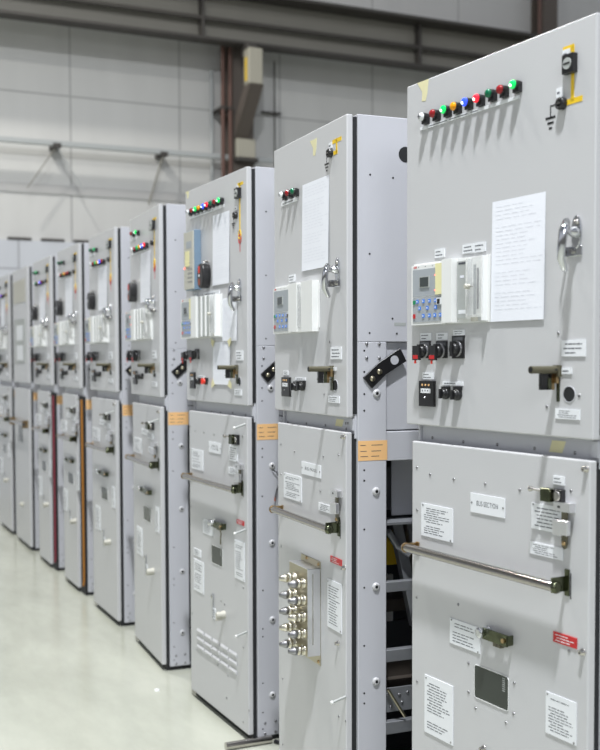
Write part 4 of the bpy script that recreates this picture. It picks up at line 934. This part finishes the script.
mat('wall_rib',(.45,.45,.445),.6); mat('beam_paint',(.23,.22,.19),.5,var=(2,.1)); mat('beam_dark',(.055,.05,.045),.6); mat('beige_paint',(.40,.38,.31),.5); mat('col_brown',(.12,.10,.085),.6); mat('pipe_red',(.12,.06,.045),.5); mat('pipe_grey',(.42,.44,.44),.45)
mb=MB(); mb.box(-12.2,-12,-14,10,0,9.5,'cladding')
mb.box(-12,-11.985,-14,10,3.36,3.46,'wall_rib')
mb.build('wall_end',kind='structure')
mb=MB(); mb.box(-12,-11.93,-14,2.4,0,2.83,'white_block'); mb.build('wall_low',kind='structure')
mb=MB(); y=-13.6
while y<2.3: mb.box(-11.99,-11.925,y,y+.25,2.83,2.86,'beam_dark'); y+=.36
mb.build('trim_1',kind='structure')
# overhead crane beam
E_=bpy.data.objects.new('crane_beam',None); COL.objects.link(E_); E_.location=(-11.4,4,5.1); E_['label']='dark grey overhead crane beam running along the end wall'; E_['category']='beam'
def rel(mb): mb.v=[(x+11.4,y-4,z-5.1) for x,y,z in mb.v]; return mb
mb=MB(); mb.box(-11.56,-11.54,-13,9.5,5.12,5.62,'beam_paint'); rel(mb).build('web',E_)
mb=MB(); mb.box(-11.60,-11.40,-13,9.5,5.09,5.12,'beam_dark'); rel(mb).build('bottom_flange',E_)
mb=MB(); mb.box(-11.72,-11.28,-13,9.5,5.61,5.645,'beam_dark'); rel(mb).build('top_flange',E_)  # dark colour carries the shade under this flange
mb=MB(); mb.box(-11.52,-11.44,-13,9.5,5.645,5.70,'rust'); rel(mb).build('rail',E_,label='rusty crane rail')
mb=MB(); mb.tube([(-11.46,-13,5.33),(-11.46,9.5,5.33)],.03,'beam_dark',8); rel(mb).build('conductor_bar',E_)
for yy in(2.5,5.3,-1.0,8.0):
    mb=MB(); mb.box(-11.54,-11.42,yy,yy+.03,5.12,5.61,'beam_dark'); rel(mb).build('stiffener',E_)
# steel column with corbel
def column(y0,y1,lab,corbel):
    E=bpy.data.objects.new('steel_column',None); COL.objects.link(E); E.location=(-11.85,(y0+y1)/2,0); E['label']=lab; E['category']='column'
    oy=(y0+y1)/2
    def R(mb): mb.v=[(x+11.85,y-oy,z) for x,y,z in mb.v]; return mb
    mb=MB(); mb.box(-12,-11.97,y0,y1,0,9,'col_brown'); mb.box(-11.74,-11.71,y0,y1,0,9,'col_brown'); mb.box(-11.97,-11.74,(y0+y1)/2-.015,(y0+y1)/2+.015,0,9,'col_brown'); R(mb).build('shaft',E)
    if corbel:
        mb=MB(); mb.box(-11.36,-11.2,2.97,3.14,4.60,5.0,'beige_paint'); mb.box(-11.5,-11.3,2.99,3.12,4.95,5.09,'beam_dark'); R(mb).build('corbel',E,.01,label='beige painted bracket')
        mb=MB(); mb.box(-11.30,-11.26,2.96,2.97,4.64,4.90,'yellow'); R(mb).build('yellow_side',E)
        mb=MB(); mb.prism([(-11.2,4.60),(-11.38,4.60),(-11.71,4.28),(-11.71,4.06)],'y',2.98,3.15,'col_brown'); R(mb).build('brace',E)
        mb=MB(); mb.box(-11.71,-11.64,2.99,3.23,3.86,4.08,'beige_paint'); mb.box(-11.71,-11.6,2.98,3.25,3.81,3.86,'beam_dark'); R(mb).build('base_bracket',E,.01)
column(2.97,3.23,'dark steel column with beige bracket under the crane beam',True)
column(7.38,7.60,'dark steel column above the nearest cabinet at the top edge',False)
for yy,lab in((2.83,'leftmost of the two thin reddish brown pipes running up beside the dark column'),(2.92,'thin reddish brown pipe touching the left side of the dark column'),(7.27,'thin reddish brown pipe above the nearest cabinet at the top edge')):
    mb=MB(); mb.cyl((-11.66,yy,.028),(-11.66,yy,9),.024,'pipe_red',10)
    for z in(4.4,6.9): mb.box(-11.98,-11.63,yy-.03,yy+.03,z,z+.03,'beam_dark')
    mb.build('wall_pipe',label=lab,cat='pipe')
mb=MB(); mb.cyl((-11.95,2.80,.028),(-11.95,2.80,4.9),.022,'pipe_grey',8); mb.build('thin_conduit',label='thin grey conduit on the bright wall left of the dark column',cat='pipe')
mb=MB(); mb.cyl((-11.95,3.60,.028),(-11.95,3.60,5.1),.009,'beam_dark',8); mb.box(-11.98,-11.93,3.44,3.68,4.47,4.49,'beam_dark'); mb.build('thin_conduit',label='thin dark conduit right of the dark column',cat='pipe')
# long horizontal pipe with wire braces
E=bpy.data.objects.new('support_rail',None); COL.objects.link(E); E.location=(-11.8,0,3.88); E['label']='thin pale grey horizontal rail with braces across the end wall'; E['category']='rail'
mb=MB(); mb.box(-.03,.03,-10,3.5,-.028,.028,'pipe_grey'); mb.build('rail',E,.004)
for yy in (-4.0,-2.7,-1.5,-.25,.95,2.16):
    mb=MB(); mb.box(-.19,.035,yy-.045,yy+.045,-.045,.0,'beam_dark'); o=mb.build('clamp',E)
    mb=MB()
    if yy!=2.16: mb.cyl((0,yy,-.03),(.0,yy+.3,-.5),.007,'pipe_grey',6)
    mb.cyl((0,yy,-.03),(.0,yy-(.32 if yy!=2.16 else .18),-.5 if yy!=2.16 else -.6),.007 if yy!=2.16 else .012,'beam_paint',6); mb.build('brace',o)
# loose bits on the floor
mb=MB(); mb.cyl((-3.775,-.12,.043),(-3.775,.07,.043),.015,'steel',12); mb.build('metal_rod',label='short shiny metal rod lying on the floor beside the third cabinet',cat='rod')
mb=MB(); mb.tube([(-3.765,.08,.036),(-3.70,.11,.036),(-3.6,.10,.036),(-3.48,.13,.036)],.008,'black',8); mb.build('floor_cable',label='black cable lying on the floor between the second and third cabinets',cat='cable')
mb=MB(); mb.lathe((-4.601,-0.140,.028),(0,0,1),[(0,.012),(.006,.011),(.008,.004)],'plate_white',10); mb.build('plastic_cap',label='small white cap lying on the floor in front of the third cabinet',cat='cap')

# ------------------------------------------------------------------ light
w=bpy.data.worlds.new('World'); scn.world=w; w.use_nodes=True; nt=w.node_tree
bg=nt.nodes['Background']; bg.inputs['Strength'].default_value=WORLD
tc=nt.nodes.new('ShaderNodeTexCoord'); sp=nt.nodes.new('ShaderNodeSeparateXYZ'); cr=nt.nodes.new('ShaderNodeValToRGB')
nt.links.new(tc.outputs['Generated'],sp.inputs[0]); mr=nt.nodes.new('ShaderNodeMapRange'); mr.inputs['From Min'].default_value=-1; nt.links.new(sp.outputs['Z'],mr.inputs['Value'])
nt.links.new(mr.outputs['Result'],cr.inputs['Fac']); nt.links.new(cr.outputs['Color'],bg.inputs['Color'])
e=cr.color_ramp.elements; e[0].position=.0; e[0].color=(.30,.31,.29,1); e[1].position=1; e[1].color=(.55,.60,.68,1)
for p,c in((.48,(.34,.34,.33)),(.53,(.42,.42,.42)),(.60,(1.25,1.3,1.4)),(.70,(1.1,1.17,1.3)),(.76,(.42,.45,.50))):
    q=e.new(p); q.color=(*c,1)
def area(x,y,z,size,power,col=(1,.97,.93),aim=None):
    l=bpy.data.lights.new('bay_and_fill_light','AREA'); l.shape='DISK'; l.size=size; l.energy=power; l.color=col
    o=bpy.data.objects.new('bay_and_fill_light',l); COL.objects.link(o); o.location=(x,y,z)
    if aim: o.rotation_euler=(Vector(aim)-Vector((x,y,z))).to_track_quat('-Z','Y').to_euler()
for x,k,c in((-.3,2.25,(.95,.975,1)),(-5.2,.46,(1,.975,.92)),(-9.4,.68,(1,.97,.91))): area(x,-1.55,8.4,.4,KEY*k,c)
area(6.5,-2.6,5.2,2.5,SIDE,(.93,.95,1),aim=(-4,0,1.2))  # added unseen fill from the camera side to brighten the cabinet sides
# ------------------------------------------------------------------ camera
cd=bpy.data.cameras.new('camera'); cam=bpy.data.objects.new('camera',cd); COL.objects.link(cam); scn.camera=cam
cd.sensor_fit='HORIZONTAL'; cd.sensor_width=36; cd.lens=1068.59/600*36; cd.shift_y=(408.34-375)/600; cd.clip_start=.05
yaw,pitch,roll=.4279,.0453,-.0029
f=Vector((-math.cos(yaw),math.sin(yaw),0)); rr=Vector((math.sin(yaw),math.cos(yaw),0)); u=Vector((0,0,1))
F=f*math.cos(pitch)-u*math.sin(pitch); U=u*math.cos(pitch)+f*math.sin(pitch)
R2=rr*math.cos(roll)+U*math.sin(roll); U2=-rr*math.sin(roll)+U*math.cos(roll)
M=Matrix(((R2.x,U2.x,-F.x,0),(R2.y,U2.y,-F.y,-1.5254),(R2.z,U2.z,-F.z,1.5166),(0,0,0,1))); cam.matrix_world=M
cd.dof.use_dof=True; cd.dof.focus_distance=3.1; cd.dof.aperture_fstop=.064/.0145
vs=scn.view_settings; vs.view_transform='Standard'; vs.look='None'; vs.gamma=1; vs.exposure=EXPO; vs.use_curve_mapping=False
